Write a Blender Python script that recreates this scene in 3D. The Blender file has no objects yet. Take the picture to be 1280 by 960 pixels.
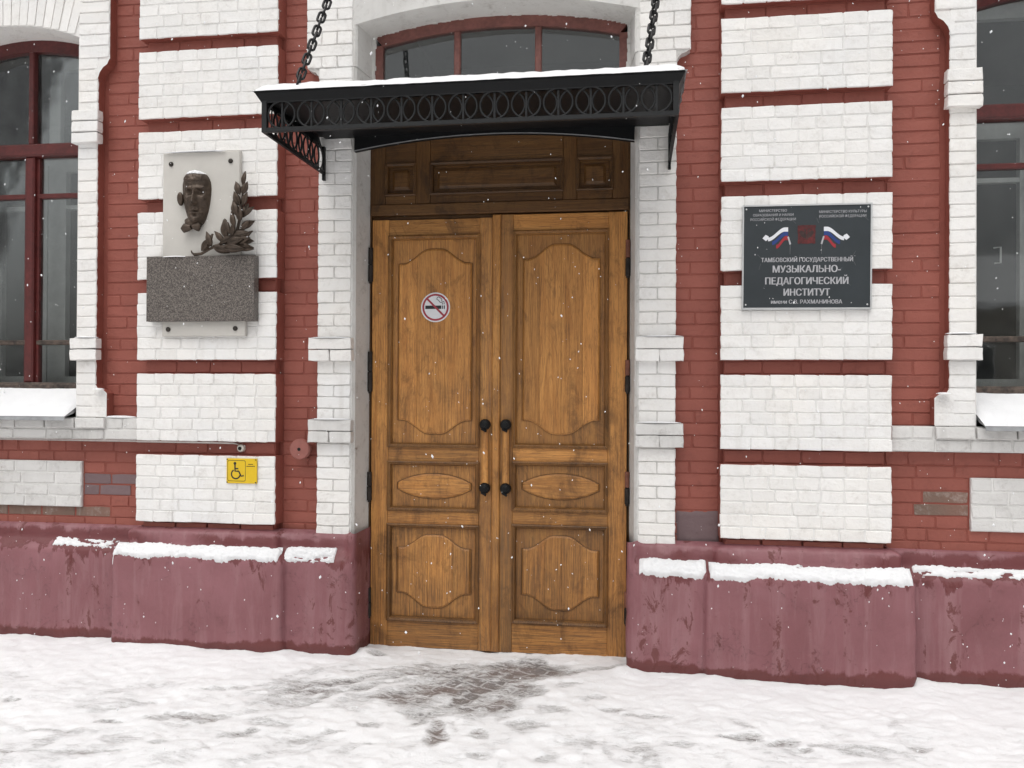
import bpy, bmesh, math, random
from mathutils import Vector, Matrix, noise
random.seed(7)
R = math.radians
sc = bpy.context.scene

# ------------------------------------------------------------------ camera, sky, sun, exposure
cam_d = bpy.data.cameras.new('camera')
cam = bpy.data.objects.new('camera', cam_d)
sc.collection.objects.link(cam)
cam_d.sensor_fit = 'HORIZONTAL'; cam_d.sensor_width = 36.0
cam_d.lens = 36.0 * 1035.0 / 1280.0
cam_d.clip_start = 0.05; cam_d.clip_end = 1000
yaw, pitch, roll = R(8.2203), R(0.3641), R(-0.2790)
fw = Vector((-math.sin(yaw) * math.cos(pitch), math.cos(yaw) * math.cos(pitch), math.sin(pitch)))
rt = Vector((math.cos(yaw), math.sin(yaw), 0)); dn = fw.cross(rt)
rt2 = math.cos(roll) * rt + math.sin(roll) * dn
dn2 = -math.sin(roll) * rt + math.cos(roll) * dn
cam.matrix_world = Matrix(((rt2.x, -dn2.x, -fw.x, 0.0), (rt2.y, -dn2.y, -fw.y, -5.15), (rt2.z, -dn2.z, -fw.z, 1.68), (0, 0, 0, 1)))
sc.camera = cam

world = bpy.data.worlds.new('World'); sc.world = world; world.use_nodes = True
wn = world.node_tree; wn.nodes.clear()
sky = wn.nodes.new('ShaderNodeTexSky'); sky.sky_type = 'NISHITA'; sky.sun_disc = False
sky.sun_elevation = R(64); sky.sun_rotation = R(192); sky.dust_density = 6.0; sky.air_density = 1.0; sky.ozone_density = 1.0
hs = wn.nodes.new('ShaderNodeHueSaturation'); hs.inputs['Saturation'].default_value = 0.12
bg = wn.nodes.new('ShaderNodeBackground'); bg.inputs['Strength'].default_value = 0.085
wo = wn.nodes.new('ShaderNodeOutputWorld')
wn.links.new(sky.outputs[0], hs.inputs['Color']); wn.links.new(hs.outputs[0], bg.inputs[0]); wn.links.new(bg.outputs[0], wo.inputs[0])

sun_d = bpy.data.lights.new('sun', 'SUN'); sun_d.energy = 1.5; sun_d.angle = R(80); sun_d.color = (1.0, 0.985, 0.965)
sun = bpy.data.objects.new('sun', sun_d); sc.collection.objects.link(sun)
# light comes from behind the camera, high up
sdir = Vector((math.sin(R(192)) * math.cos(R(64)), math.cos(R(192)) * math.cos(R(64)), math.sin(R(64))))
sun.rotation_euler = sdir.to_track_quat('Z', 'Y').to_euler()

sc.view_settings.view_transform = 'Standard'; sc.view_settings.look = 'None'
sc.view_settings.exposure = 0.16; sc.view_settings.gamma = 1.0
sc.view_settings.use_curve_mapping = False
sc.cycles.use_denoising = True
sc.cycles.max_bounces = 5; sc.cycles.diffuse_bounces = 3; sc.cycles.glossy_bounces = 3; sc.cycles.transparent_max_bounces = 16

# ------------------------------------------------------------------ materials
MATS = {}
class NT:
    def __init__(s, name):
        m = bpy.data.materials.new(name); m.use_nodes = True
        s.m = m; s.t = m.node_tree; s.t.nodes.clear()
        s.out = s.t.nodes.new('ShaderNodeOutputMaterial')
        MATS[name] = m
    def n(s, typ, props=None, **ins):
        nd = s.t.nodes.new('ShaderNode' + typ)
        for k, v in (props or {}).items(): setattr(nd, k, v)
        for k, v in ins.items():
            key = int(k[1:]) if k[0] == 'i' and k[1:].isdigit() else k.replace('_', ' ')
            s.set(nd.inputs[key], v)
        return nd
    def set(s, sock, v):
        if isinstance(v, bpy.types.NodeSocket): s.t.links.new(v, sock)
        elif isinstance(v, bpy.types.Node): s.t.links.new(v.outputs[0], sock)
        elif isinstance(v, tuple) and len(v) == 3 and sock.type == 'RGBA': sock.default_value = (*v, 1)
        else: sock.default_value = v
    def pos(s): return s.n('NewGeometry').outputs['Position']
    def noise(s, vec, scale, detail=4, rough=.55, dist=0): 
        return s.n('TexNoise', Vector=vec, Scale=scale, Detail=detail, Roughness=rough, Distortion=dist).outputs[0]
    def ramp(s, fac, a, b, interp='LINEAR'):
        nd = s.n('MapRange', {'interpolation_type': 'SMOOTHSTEP' if interp == 'S' else 'LINEAR'}, Value=fac)
        nd.inputs['From Min'].default_value = a; nd.inputs['From Max'].default_value = b
        return nd.outputs[0]
    def mix(s, fac, a, b, mode='MIX'):
        nd = s.n('Mix', {'data_type': 'RGBA', 'blend_type': mode})
        s.set(nd.inputs[0], fac); s.set(nd.inputs[6], a); s.set(nd.inputs[7], b)
        return nd.outputs[2]
    def math(s, op, a, b=0.0):
        return s.n('Math', {'operation': op}, i0=a, i1=b).outputs[0]
    def scale(s, vec, v): return s.n('VectorMath', {'operation': 'MULTIPLY'}, i0=vec, i1=v).outputs[0]
    def add(s, a, b): return s.n('VectorMath', {'operation': 'ADD'}, i0=a, i1=b).outputs[0]
    def rnd(s): return s.n('ObjectInfo').outputs['Random']
    def bump(s, h, strength=.3, dist=.01): return s.n('Bump', Height=h, Strength=strength, Distance=dist).outputs[0]
    def bsdf(s, col, rough=.6, normal=None, metal=0.0, spec=.5):
        b = s.n('BsdfPrincipled', Base_Color=col, Roughness=rough, Metallic=metal)
        b.inputs['Specular IOR Level'].default_value = spec
        if normal is not None: s.set(b.inputs['Normal'], normal)
        s.t.links.new(b.outputs[0], s.out.inputs[0]); return b

def mat_paint(name, c1, c2, dirt, dirt_amt=.35, rough=.62, bump=.35, jitter=.1, spec=.3, worn=None, wornlim=.66):
    """Old distemper / oil paint over masonry: two tones, grime specks and runs, brush bumps."""
    t = NT(name); p = t.pos()
    n1 = t.noise(p, 1.9, 4); n2 = t.noise(p, 42, 4, .65); n3 = t.noise(p, 9, 5, .7, .4)
    run = t.noise(t.scale(p, (13, 13, 1.3)), 1.0, 4, .6)
    c = t.mix(t.ramp(n1, .3, .7), c1, c2)
    d = t.math('MULTIPLY', t.ramp(n3, .50, .76), t.ramp(n2, .35, .66))
    d = t.math('MAXIMUM', d, t.math('MULTIPLY', t.math('MULTIPLY', t.ramp(run, .54, .78), t.ramp(n1, .42, .62)), .55))
    c = t.mix(t.math('MULTIPLY', d, dirt_amt), c, dirt)
    k = t.math('ADD', t.math('MULTIPLY', t.rnd(), jitter), 1 - jitter)
    c = t.mix(1.0, c, t.n('CombineColor', Red=k, Green=k, Blue=k).outputs[0], 'MULTIPLY')
    if worn:
        w = t.math('MULTIPLY', t.ramp(t.math('ADD', t.math('MULTIPLY', n3, .7), t.math('MULTIPLY', n2, .3)), wornlim, wornlim+.025), t.ramp(n1, .44, .56))
        c = t.mix(w, c, worn)
    h = t.math('ADD', t.math('MULTIPLY', n2, .6), n3)
    t.bsdf(c, rough, t.bump(h, bump, .009), spec=spec); return t.m

mat_paint('white_paint', (.87, .845, .805), (.845, .84, .83), (.44, .40, .35), .55, .6, .85, .07, worn=(.50, .42, .36), wornlim=.70)
mat_paint('white_joint', (.80, .79, .77), (.70, .69, .67), (.34, .31, .28), .6, .8, .6, 0)
mat_paint('plaster', (.68, .67, .645), (.57, .56, .54), (.25, .225, .20), .8, .7, .6, 0, worn=(.22, .15, .12), wornlim=.64)
mat_paint('grimy_white', (.76, .75, .73), (.64, .63, .61), (.28, .26, .24), .7, .7, .8, .08, worn=(.34, .28, .24), wornlim=.68)
mat_paint('red_paint', (.33, .106, .080), (.285, .088, .066), (.15, .046, .034), .6, .5, .7, .10, worn=(.17, .05, .035), wornlim=.68)
mat_paint('red_joint', (.27, .079, .058), (.22, .062, .046), (.13, .040, .03), .6, .7, .5, 0)
mat_paint('grey_patch', (.205, .140, .145), (.165, .115, .12), (.26, .20, .19), .6, .7, .6, .14)
mat_paint('bare_brick', (.25, .135, .105), (.17, .12, .095), (.50, .46, .42), .9, .85, .9, .15)

def mat_plinth():
    t = NT('plinth_paint'); p = t.pos(); sep = t.n('SeparateXYZ', Vector=p)
    z = sep.outputs[2]
    drip = t.noise(t.scale(p, (10, 10, 1.0)), 1.0, 7, .65, .35)
    blot = t.noise(p, 3.4, 9, .70, .5); blot2 = t.noise(t.scale(p, (1.3, 1, .8)), 7.5, 8, .72, .8)
    fine = t.noise(p, 55, 5, .65); patch = t.noise(p, 1.6, 6, .6, .3)
    c = t.mix(t.ramp(patch, .32, .68), (.275, .116, .130), (.205, .076, .084))
    c = t.mix(t.math('MULTIPLY', t.ramp(drip, .48, .70), .65), c, (.335, .180, .190))
    c = t.mix(t.math('MULTIPLY', t.ramp(blot2, .5, .72), .35), c, (.155, .060, .060))
    c = t.mix(t.math('MULTIPLY', t.ramp(t.math('ADD', t.math('MULTIPLY', drip, .45), t.math('MULTIPLY', blot2, .65)), .62, .645), .8), c, (.125, .030, .027))
    spk = t.math('MULTIPLY', t.ramp(fine, .66, .72), t.ramp(blot, .5, .62)); c = t.mix(t.math('MULTIPLY', spk, .7), c, (.33, .22, .21))
    # damp, older dark red paint laid bare along the foot and the shoulder
    edge = t.math('ADD', t.math('MULTIPLY', t.math('SUBTRACT', blot, .5), .16), t.math('MULTIPLY', t.math('SUBTRACT', drip, .5), .10))
    foot = t.ramp(t.math('ADD', z, edge), .045, .030)
    c = t.mix(t.math('MULTIPLY', foot, .85), c, (.125, .028, .024))
    e2 = t.math('ADD', t.math('MULTIPLY', t.math('SUBTRACT', drip, .5), .55), t.math('MULTIPLY', t.math('SUBTRACT', blot2, .5), .20))
    zz = t.math('ADD', z, e2)
    sh = t.math('MULTIPLY', t.ramp(zz, .555, .568), t.ramp(t.math('ADD', z, edge), .71, .69))
    sh = t.math('MULTIPLY', sh, t.math('MAXIMUM', t.ramp(t.noise(p, 1.1, 3), .46, .56), t.ramp(sep.outputs[0], -3.40, -3.46))); c = t.mix(t.math('MULTIPLY', sh, .8), c, (.125, .024, .024))
    flake = t.math('MULTIPLY', t.ramp(t.noise(p, 17, 6, .72, .3), .67, .69), t.ramp(blot, .46, .58)); c = t.mix(t.math('MULTIPLY', flake, .8), c, (.12, .028, .024))
    nz = t.n('TexNoise', Vector=p, Scale=6.0, Detail=6.0, Roughness=.7)
    crack = t.n('TexVoronoi', {'feature': 'DISTANCE_TO_EDGE'}, Vector=t.add(p, t.scale(nz.outputs[1], (.5, .5, .5))), Scale=2.4).outputs[0]
    ck = t.math('MULTIPLY', t.ramp(crack, .006, .0), t.ramp(blot, .48, .58))
    c = t.mix(t.math('MULTIPLY', ck, .85), c, (.045, .014, .014))
    r2 = t.math('ADD', t.math('MULTIPLY', t.ramp(blot, .3, .7), .25), .36)
    h = t.math('ADD', t.math('MULTIPLY', fine, .3), t.math('ADD', t.math('MULTIPLY', blot, 1.4), t.math('ADD', t.math('MULTIPLY', ck, -.8), t.math('MULTIPLY', sh, -.25))))
    t.bsdf(c, r2, t.bump(h, .5, .014), spec=.45)
mat_plinth()

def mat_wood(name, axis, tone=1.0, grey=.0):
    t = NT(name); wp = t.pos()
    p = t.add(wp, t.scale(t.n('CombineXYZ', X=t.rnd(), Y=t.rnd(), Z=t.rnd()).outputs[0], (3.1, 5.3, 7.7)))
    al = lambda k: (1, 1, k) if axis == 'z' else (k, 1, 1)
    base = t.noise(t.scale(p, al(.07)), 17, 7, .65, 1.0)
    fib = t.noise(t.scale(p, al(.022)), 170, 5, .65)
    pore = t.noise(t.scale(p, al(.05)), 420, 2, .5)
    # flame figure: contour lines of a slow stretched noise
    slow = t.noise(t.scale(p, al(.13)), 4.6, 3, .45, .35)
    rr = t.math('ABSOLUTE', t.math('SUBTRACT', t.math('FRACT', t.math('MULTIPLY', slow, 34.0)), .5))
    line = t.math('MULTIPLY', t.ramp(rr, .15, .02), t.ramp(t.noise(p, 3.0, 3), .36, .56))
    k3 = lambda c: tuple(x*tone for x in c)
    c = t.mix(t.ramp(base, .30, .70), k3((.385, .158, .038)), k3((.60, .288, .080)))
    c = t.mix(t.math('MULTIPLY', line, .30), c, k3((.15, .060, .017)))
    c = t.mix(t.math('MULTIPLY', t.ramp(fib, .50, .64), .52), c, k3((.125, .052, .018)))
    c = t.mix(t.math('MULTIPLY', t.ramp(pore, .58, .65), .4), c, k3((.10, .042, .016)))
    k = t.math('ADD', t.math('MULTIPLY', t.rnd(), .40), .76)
    c = t.mix(1.0, c, t.n('CombineColor', Red=k, Green=k, Blue=k).outputs[0], 'MULTIPLY')
    # varnish gone and dirt rubbed in, mostly towards the foot of the door
    g = t.noise(wp, 2.8, 7, .72, .3)
    wz = t.n('SeparateXYZ', Vector=wp).outputs[2]
    wear = t.math('MULTIPLY', t.ramp(t.math('SUBTRACT', g, t.math('MULTIPLY', wz, .13)), .26, .52), .95)
    wear = t.math('MULTIPLY', wear, t.ramp(fib, .30, .60))
    c = t.mix(t.math('MULTIPLY', wear, .8), c, k3((.130, .066, .028)))
    g2 = t.noise(t.scale(wp, (1, 1, .55)), 6.0, 8, .74, .7)
    c = t.mix(t.math('MULTIPLY', t.ramp(g2, .52, .70), .70), c, k3((.070, .030, .011)))
    if grey: c = t.mix(t.math('MULTIPLY', t.ramp(fib, .3, .6), grey), c, (.20*tone, .135*tone, .075*tone))
    h = t.math('ADD', fib, t.math('MULTIPLY', line, -.4))
    t.bsdf(c, t.math('ADD', t.math('MULTIPLY', base, .25), .36), t.bump(h, .3, .004), spec=.4)
mat_wood('wood_upright', 'z'); mat_wood('wood_level', 'x'); mat_wood('wood_dark_upright', 'z', .24); mat_wood('wood_dark_level', 'x', .24)  # wood_dark tones: darker timber plus canopy shade put into the colour
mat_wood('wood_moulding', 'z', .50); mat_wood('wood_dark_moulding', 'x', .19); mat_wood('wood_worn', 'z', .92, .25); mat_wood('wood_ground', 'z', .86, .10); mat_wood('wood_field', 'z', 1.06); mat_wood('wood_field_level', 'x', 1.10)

def mat_simple(name, col, rough=.5, metal=0.0, var=.15, bump=.15, sc_=30, spec=.5):
    t = NT(name); p = t.pos(); n1 = t.noise(p, sc_, 5, .6); n2 = t.noise(p, sc_ * .2, 4)
    c2 = tuple(x * (1 - var * 1.6) for x in col)
    c = t.mix(t.ramp(t.math('ADD', t.math('MULTIPLY', n1, .5), t.math('MULTIPLY', n2, .5)), .35, .65), col, c2)
    t.bsdf(c, rough, t.bump(n1, bump, .004), metal, spec); return t.m
mat_simple('black_iron', (.0075, .008, .009), .5, 0, .25, .3, 60, .22)
mat_simple('grille_iron', (.017, .018, .019), .5, 0, .2, .25, 60, .3)
mat_simple('chain_iron', (.010, .010, .011), .42, .0, .3, .4, 90, .35)
mat_simple('hinge_iron', (.045, .034, .028), .55, .4, .5, .5, 60)
mat_simple('hinge_red', (.24, .085, .05), .6, 0, .3, .3, 60)
mat_simple('burgundy_frame', (.115, .020, .018), .42, 0, .3, .35, 40)
mat_simple('brown_red_frame', (.235, .088, .072), .5, 0, .3, .4, 40)
mat_simple('weathered_frame', (.13, .095, .075), .75, 0, .6, .7, 50)
mat_simple('inner_frame', (.82, .82, .80), .55, 0, .12, .1, 20)
mat_simple('room', (.13, .135, .13), .9, 0, .2, 0, 3)
mat_simple('curtain', (.30, .31, .30), .9, 0, .2, .2, 12)
mat_simple('galvanised', (.42, .43, .44), .5, .5, .25, .2, 18)
mat_simple('marble', (.60, .575, .53), .45, 0, .10, .05, 6)
mat_simple('bronze', (.105, .074, .053), .46, .45, .4, .5, 55)
mat_simple('dark_bolt', (.06, .052, .045), .5, .6, .3, .3, 80)
mat_simple('aluminium', (.66, .67, .67), .4, .6, .1, .05, 20)
mat_simple('sign_slate', (.034, .042, .047), .35, 0, .15, .03, 8)
mat_simple('sign_letter', (.48, .48, .50), .6, 0, .2, .05, 120)
mat_simple('sign_scratch', (.16, .17, .175), .6, 0, .2, .05, 120)
mat_simple('flag_white', (.74, .75, .78), .5, 0, .05, 0, 20)
mat_simple('flag_blue', (.016, .045, .20), .5, 0, .1, 0, 20)
mat_simple('flag_red', (.33, .020, .030), .5, 0, .1, 0, 20)
mat_simple('emblem_red', (.125, .012, .013), .6, 0, .55, 0, 60)
mat_simple('emblem_dark', (.055, .022, .020), .6, 0, .5, 0, 60)
mat_simple('sticker_white', (.72, .73, .75), .4, 0, .05, 0, 20)
mat_simple('sticker_red', (.36, .035, .055), .4, 0, .1, 0, 20)
mat_simple('sticker_black', (.012, .013, .016), .4, 0, .1, 0, 20)
mat_simple('sign_yellow', (.78, .52, .012), .4, 0, .08, 0, 14)
mat_simple('pink_red', (.30, .105, .085), .5, 0, .15, .2, 30)
mat_simple('socket_white', (.62, .60, .54), .5, 0, .15, .1, 30)
mat_simple('cable', (.40, .36, .34), .6, 0, .2, .1, 30)
mat_simple('hole', (.006, .006, .006), .9, 0, 0, 0, 30)

def mat_granite():
    t = NT('granite'); p = t.pos()
    v = t.n('TexVoronoi', Vector=p, Scale=190.0); n1 = t.noise(p, 110, 3, .7)
    sp = t.n('SeparateColor', Color=v.outputs[1]).outputs[0]
    c = t.mix(t.ramp(sp, .2, .95), (.065, .056, .050), (.20, .175, .155))
    c = t.mix(t.ramp(n1, .62, .72), c, (.33, .295, .27))
    t.bsdf(c, .42, None, spec=.4)
mat_granite()

def mat_glass():
    t = NT('glass'); p = t.pos()
    fr = t.n('Fresnel', IOR=1.52)
    nb = t.bump(t.noise(p, 3.0, 2, .4), .05, .02)
    t.set(fr.inputs['Normal'], nb)
    k = t.math('MULTIPLY', fr.outputs[0], 1.75)     # two faces of the sheet
    k = t.n('Clamp', Value=k).outputs[0]
    tr = t.n('BsdfTransparent', Color=(.95, .965, .96)); gl = t.n('BsdfGlossy', Color=(.95, .97, .97), Roughness=.03, Normal=nb)
    mx = t.n('MixShader', i0=k, i1=tr.outputs[0], i2=gl.outputs[0])
    film = t.n('BsdfDiffuse', Color=(.35, .36, .35))   # dust on the sheet
    dust = t.math('MULTIPLY', t.ramp(t.noise(p, 4, 5, .6), .3, .8), .09)
    m2 = t.n('MixShader', i0=dust, i1=mx.outputs[0], i2=film.outputs[0])
    t.t.links.new(m2.outputs[0], t.out.inputs[0])
mat_glass()

def mat_snow(name, ground=False):
    t = NT(name); p = t.pos()
    n1 = t.noise(p, 5, 6, .6); n2 = t.noise(p, 60, 5, .65); n3 = t.noise(p, 260, 3, .6)
    c = t.mix(t.ramp(n1, .35, .7), (.87, .875, .885), (.82, .825, .835))
    h = t.math('ADD', t.math('MULTIPLY', n2, .6), t.math('ADD', t.math('MULTIPLY', n3, .35), n1))
    rough = .6
    if ground:
        a = t.n('Attribute', {'attribute_name': 'slush'}).outputs['Fac']
        streak = t.noise(t.scale(t.add(p, t.scale(t.n('TexNoise', Vector=p, Scale=5.0, Detail=3.0).outputs[1], (.10, .06, 0))), (1.0, 2.6, 1)), 13, 9, .78, .3)
        brush = t.noise(t.scale(p, (1.0, 7.0, 1)), 16, 6, .7, .5)
        gr = t.noise(p, 85, 4, .7)
        m = t.math('ADD', a, t.math('MULTIPLY', t.math('SUBTRACT', streak, .5), 2.3))
        m = t.math('ADD', m, t.math('MULTIPLY', t.math('SUBTRACT', brush, .5), .8))
        m = t.math('ADD', m, t.math('MULTIPLY', t.math('SUBTRACT', gr, .5), .5))
        m = t.math('MULTIPLY', m, t.ramp(a, .02, .34))
        f1 = t.ramp(m, .16, .50); f2 = t.ramp(m, .50, .84)
        c = t.mix(t.math('MULTIPLY', f1, .62), c, (.44, .435, .43))
        br = t.ramp(t.noise(p, 2.3, 3), .42, .60)
        c = t.mix(t.math('MULTIPLY', f2, .88), c, t.mix(br, (.155, .118, .106), (.125, .122, .12)))
        rp = t.n('Mapping', Vector=p); rp.inputs['Rotation'].default_value = (0, 0, .42)
        wob = t.add(rp.outputs[0], t.scale(t.n('TexNoise', Vector=p, Scale=7.0, Detail=3.0).outputs[1], (.05, .05, 0)))
        bt = t.n('TexBrick', Vector=wob, Scale=1.0); bt.inputs['Brick Width'].default_value = .20; bt.inputs['Row Height'].default_value = .10; bt.inputs['Mortar Size'].default_value = .010; bt.inputs['Mortar Smooth'].default_value = .6
        c = t.mix(t.math('MULTIPLY', t.math('MULTIPLY', bt.outputs['Fac'], f1), .55), c, (.66, .66, .665))
        h = t.math('ADD', h, t.math('MULTIPLY', t.math('MULTIPLY', bt.outputs['Fac'], f2), .8))
        ridge = t.math('MULTIPLY', t.ramp(t.noise(t.scale(p, (1.0, 1.7, 1)), 24, 6, .75, .6), .56, .64), .75)
        c = t.mix(t.math('MULTIPLY', ridge, f1), c, (.74, .74, .745))
        gs = t.math('MULTIPLY', t.ramp(t.noise(p, 150, 2, .5), .735, .76), t.ramp(t.noise(p, 3.1, 4), .50, .62)); c = t.mix(t.math('MULTIPLY', gs, .85), c, (.10, .085, .075))
        rough = t.math('SUBTRACT', .65, t.math('MULTIPLY', f2, .25))
        h = t.math('ADD', h, t.math('MULTIPLY', f1, -1.4))
    t.bsdf(c, rough, t.bump(h, .45 if ground else .6, .014), spec=.25)
mat_snow('snow'); mat_snow('ground_snow', True)
mat_simple('snowflake', (.86, .87, .88), .7, 0, 0, 0, 5)
mat_paint('opposite_wall', (.30, .27, .22), (.26, .235, .20), (.15, .14, .13), .5, .8, .3, 0)
mat_simple('opposite_glass', (.03, .035, .04), .15, 0, .2, 0, 3)
mat_simple('bark', (.045, .036, .030), .9, 0, .4, .6, 25)

# ------------------------------------------------------------------ mesh helpers
def tag(o, label=None, cat=None, group=None, kind=None):
    if label: o['label'] = label
    if cat: o['category'] = cat
    if group: o['group'] = group
    if kind: o['kind'] = kind
    return o
def empty(name, loc=(0, 0, 0), parent=None):
    o = bpy.data.objects.new(name, None); o.location = loc; o.empty_display_size = .1
    sc.collection.objects.link(o); o.parent = parent; return o
def link(name, me, parent=None, loc=None, rot=None):
    o = bpy.data.objects.new(name, me); sc.collection.objects.link(o)
    if parent is not None: o.parent = parent
    if loc is not None: o.location = loc
    if rot is not None: o.rotation_euler = rot
    return o

class MB:
    def __init__(s): s.v = []; s.f = []; s.mi = []
    def face(s, idx, m=0): s.f.append(idx); s.mi.append(m)
    def box(s, x0, x1, y0, y1, z0, z1, m=0):
        b = len(s.v)
        if x0 > x1: x0, x1 = x1, x0
        s.v += [(x0,y0,z0),(x1,y0,z0),(x1,y1,z0),(x0,y1,z0),(x0,y0,z1),(x1,y0,z1),(x1,y1,z1),(x0,y1,z1)]
        for q in ((0,3,2,1),(4,5,6,7),(0,1,5,4),(1,2,6,5),(2,3,7,6),(3,0,4,7)): s.face(tuple(b+i for i in q), m)
        return s
    def bevbox(s, x0, x1, y0, y1, z0, z1, c=.004, m=0):
        """box whose front (low y) edges are chamfered"""
        if x0 > x1: x0, x1 = x1, x0
        b = len(s.v)
        s.v += [(x0+c,y0,z0+c),(x1-c,y0,z0+c),(x1-c,y0,z1-c),(x0+c,y0,z1-c)]
        s.v += [(x0,y0+c,z0),(x1,y0+c,z0),(x1,y0+c,z1),(x0,y0+c,z1)]
        s.v += [(x0,y1,z0),(x1,y1,z0),(x1,y1,z1),(x0,y1,z1)]
        s.face((b,b+1,b+2,b+3), m)
        for r in (0, 4):
            for i in range(4):
                j = (i+1) % 4; s.face((b+r+i, b+r+4+i, b+r+4+j, b+r+j), m)
        s.face((b+11,b+10,b+9,b+8), m); return s
    def prism_y(s, pts, y0, y1, m=0, mside=None):
        """polygon in XZ extruded along y"""
        n = len(pts); b = len(s.v)
        s.v += [(x, y0, z) for x, z in pts] + [(x, y1, z) for x, z in pts]
        s.face(tuple(range(b, b+n)), m); s.face(tuple(range(b+2*n-1, b+n-1, -1)), m)
        for i in range(n):
            j = (i+1) % n; s.face((b+i, b+n+i, b+n+j, b+j), m if mside is None else mside)
        return s
    def prism_z(s, pts, z0, z1, m=0):
        n = len(pts); b = len(s.v)
        s.v += [(x, y, z0) for x, y in pts] + [(x, y, z1) for x, y in pts]
        s.face(tuple(range(b, b+n)), m); s.face(tuple(range(b+2*n-1, b+n-1, -1)), m)
        for i in range(n):
            j = (i+1) % n; s.face((b+i, b+j, b+n+j, b+n+i), m)
        return s
    def prism_x(s, pts, x0, x1, m=0):
        n = len(pts); b = len(s.v)
        s.v += [(x0, y, z) for y, z in pts] + [(x1, y, z) for y, z in pts]
        s.face(tuple(range(b, b+n)), m); s.face(tuple(range(b+2*n-1, b+n-1, -1)), m)
        for i in range(n):
            j = (i+1) % n; s.face((b+i, b+j, b+n+j, b+n+i), m)
        return s
    def tube(s, pts, r, seg=8, m=0, closed=False, caps=True):
        pts = [Vector(p) for p in pts]; n = len(pts); rings = []
        rr = r if isinstance(r, (list, tuple)) else [r]*n
        prev = None
        for i in range(n):
            a = pts[(i-1) % n] if (closed or i) else pts[i]
            c = pts[(i+1) % n] if (closed or i < n-1) else pts[i]
            t = (c-a).normalized()
            if prev is None:
                u = t.orthogonal().normalized()
            else:
                u = (prev - t*prev.dot(t)).normalized()
            prev = u; w = t.cross(u); b = len(s.v)
            for k in range(seg):
                an = 2*math.pi*k/seg; q = pts[i] + (u*math.cos(an)+w*math.sin(an))*rr[i]; s.v.append(tuple(q))
            rings.append(b)
        for i in range(n if closed else n-1):
            a, c = rings[i], rings[(i+1) % n]
            for k in range(seg):
                l = (k+1) % seg; s.face((a+k, a+l, c+l, c+k), m)
        if not closed and caps:
            s.face(tuple(rings[0]+k for k in range(seg-1, -1, -1)), m); s.face(tuple(rings[-1]+k for k in range(seg)), m)
        return s
    def lathe_y(s, prof, cx, cz, seg=24, m=0):
        """profile [(radius, y)] turned about the y axis through (cx, cz)"""
        rings = []
        for r, y in prof:
            b = len(s.v); rings.append(b)
            for k in range(seg):
                a = 2*math.pi*k/seg; s.v.append((cx+r*math.cos(a), y, cz+r*math.sin(a)))
        for i in range(len(prof)-1):
            a, c = rings[i], rings[i+1]
            for k in range(seg):
                l = (k+1) % seg; s.face((a+k, a+l, c+l, c+k), m)
        s.face(tuple(rings[0]+k for k in range(seg)), m); s.face(tuple(rings[-1]+k for k in range(seg-1, -1, -1)), m)
        return s
    def grid(s, rows, m=0, closed=False):
        n = len(rows[0]); b = len(s.v)
        for r in rows: s.v += [tuple(p) for p in r]
        for i in range(len(rows)-1):
            for j in range(n if closed else n-1):
                k = (j+1) % n
                s.face((b+i*n+j, b+i*n+k, b+(i+1)*n+k, b+(i+1)*n+j), m)
        return s
    def mesh(s, name, mats, smooth=False, fix=True):
        me = bpy.data.meshes.new(name); me.from_pydata(s.v, [], s.f)
        for m in (mats if isinstance(mats, (list, tuple)) else [mats]): me.materials.append(MATS[m])
        me.polygons.foreach_set('material_index', s.mi)
        if fix:
            bm = bmesh.new(); bm.from_mesh(me); bmesh.ops.recalc_face_normals(bm, faces=bm.faces); bm.to_mesh(me); bm.free()
        if smooth: me.polygons.foreach_set('use_smooth', [True]*len(me.polygons))
        me.update(); return me
    def build(s, name, mats, parent=None, smooth=False, fix=True):
        return link(name, s.mesh(name, mats, smooth, fix), parent)

def fbm(x, y, z=0.0, o=4):
    return noise.fractal(Vector((x, y, z)), 1.0, 2.0, o)
def sstep(a, b, x):
    t = min(1, max(0, (x-a)/(b-a))); return t*t*(3-2*t)
def interp(pts, t):
    for (a, va), (b, vb) in zip(pts, pts[1:]):
        if t <= b:
            k = (t-a)/(b-a); k = max(0, min(1, k)); return va+(vb-va)*k
    return pts[-1][1]

# ------------------------------------------------------------------ bricks
XC = -0.888                    # axis of the portal
BR = {}
def brick_mesh(w, h, d, mat, var):
    w = max(.02, round(w/.005)*.005); h = round(h, 3); key = (w, h, d, mat, var)
    if key in BR: return BR[key]
    r = random.Random(hash((round(w*1000), round(h*1000), var)) & 0xffff)
    j = lambda a: r.uniform(0, a)
    hw, hh = w/2, h/2
    q = lambda: r.uniform(.18, .45)*w
    out = [(-hw+j(.007), -hh+j(.006)), (-q(), -hh+j(.004)), (q(), -hh+j(.004)), (hw-j(.006), -hh+j(.006)), (hw-j(.003), r.uniform(-.25, .25)*h),
           (hw-j(.007), hh-j(.006)), (q(), hh-j(.004)), (-q(), hh-j(.004)), (-hw+j(.006), hh-j(.006)), (-hw+j(.003), r.uniform(-.25, .25)*h)]
    c = .004; mb = MB(); n = 10
    ins = [(x*(1-c/hw)-(0), z*(1-c/hh)) for x, z in out]
    mb.v = [(x, r.uniform(-.0014, .0014), z) for x, z in ins] + [(x, .0045, z) for x, z in out] + [(x, d, z) for x, z in out]
    mb.face(tuple(range(n)))
    for a in (0, n):
        for i in range(n):
            k = (i+1) % n; mb.face((a+i, a+n+i, a+n+k, a+k))
    me = mb.mesh('brick', mat, fix=False); BR[key] = me; return me
NB = [0]
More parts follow.
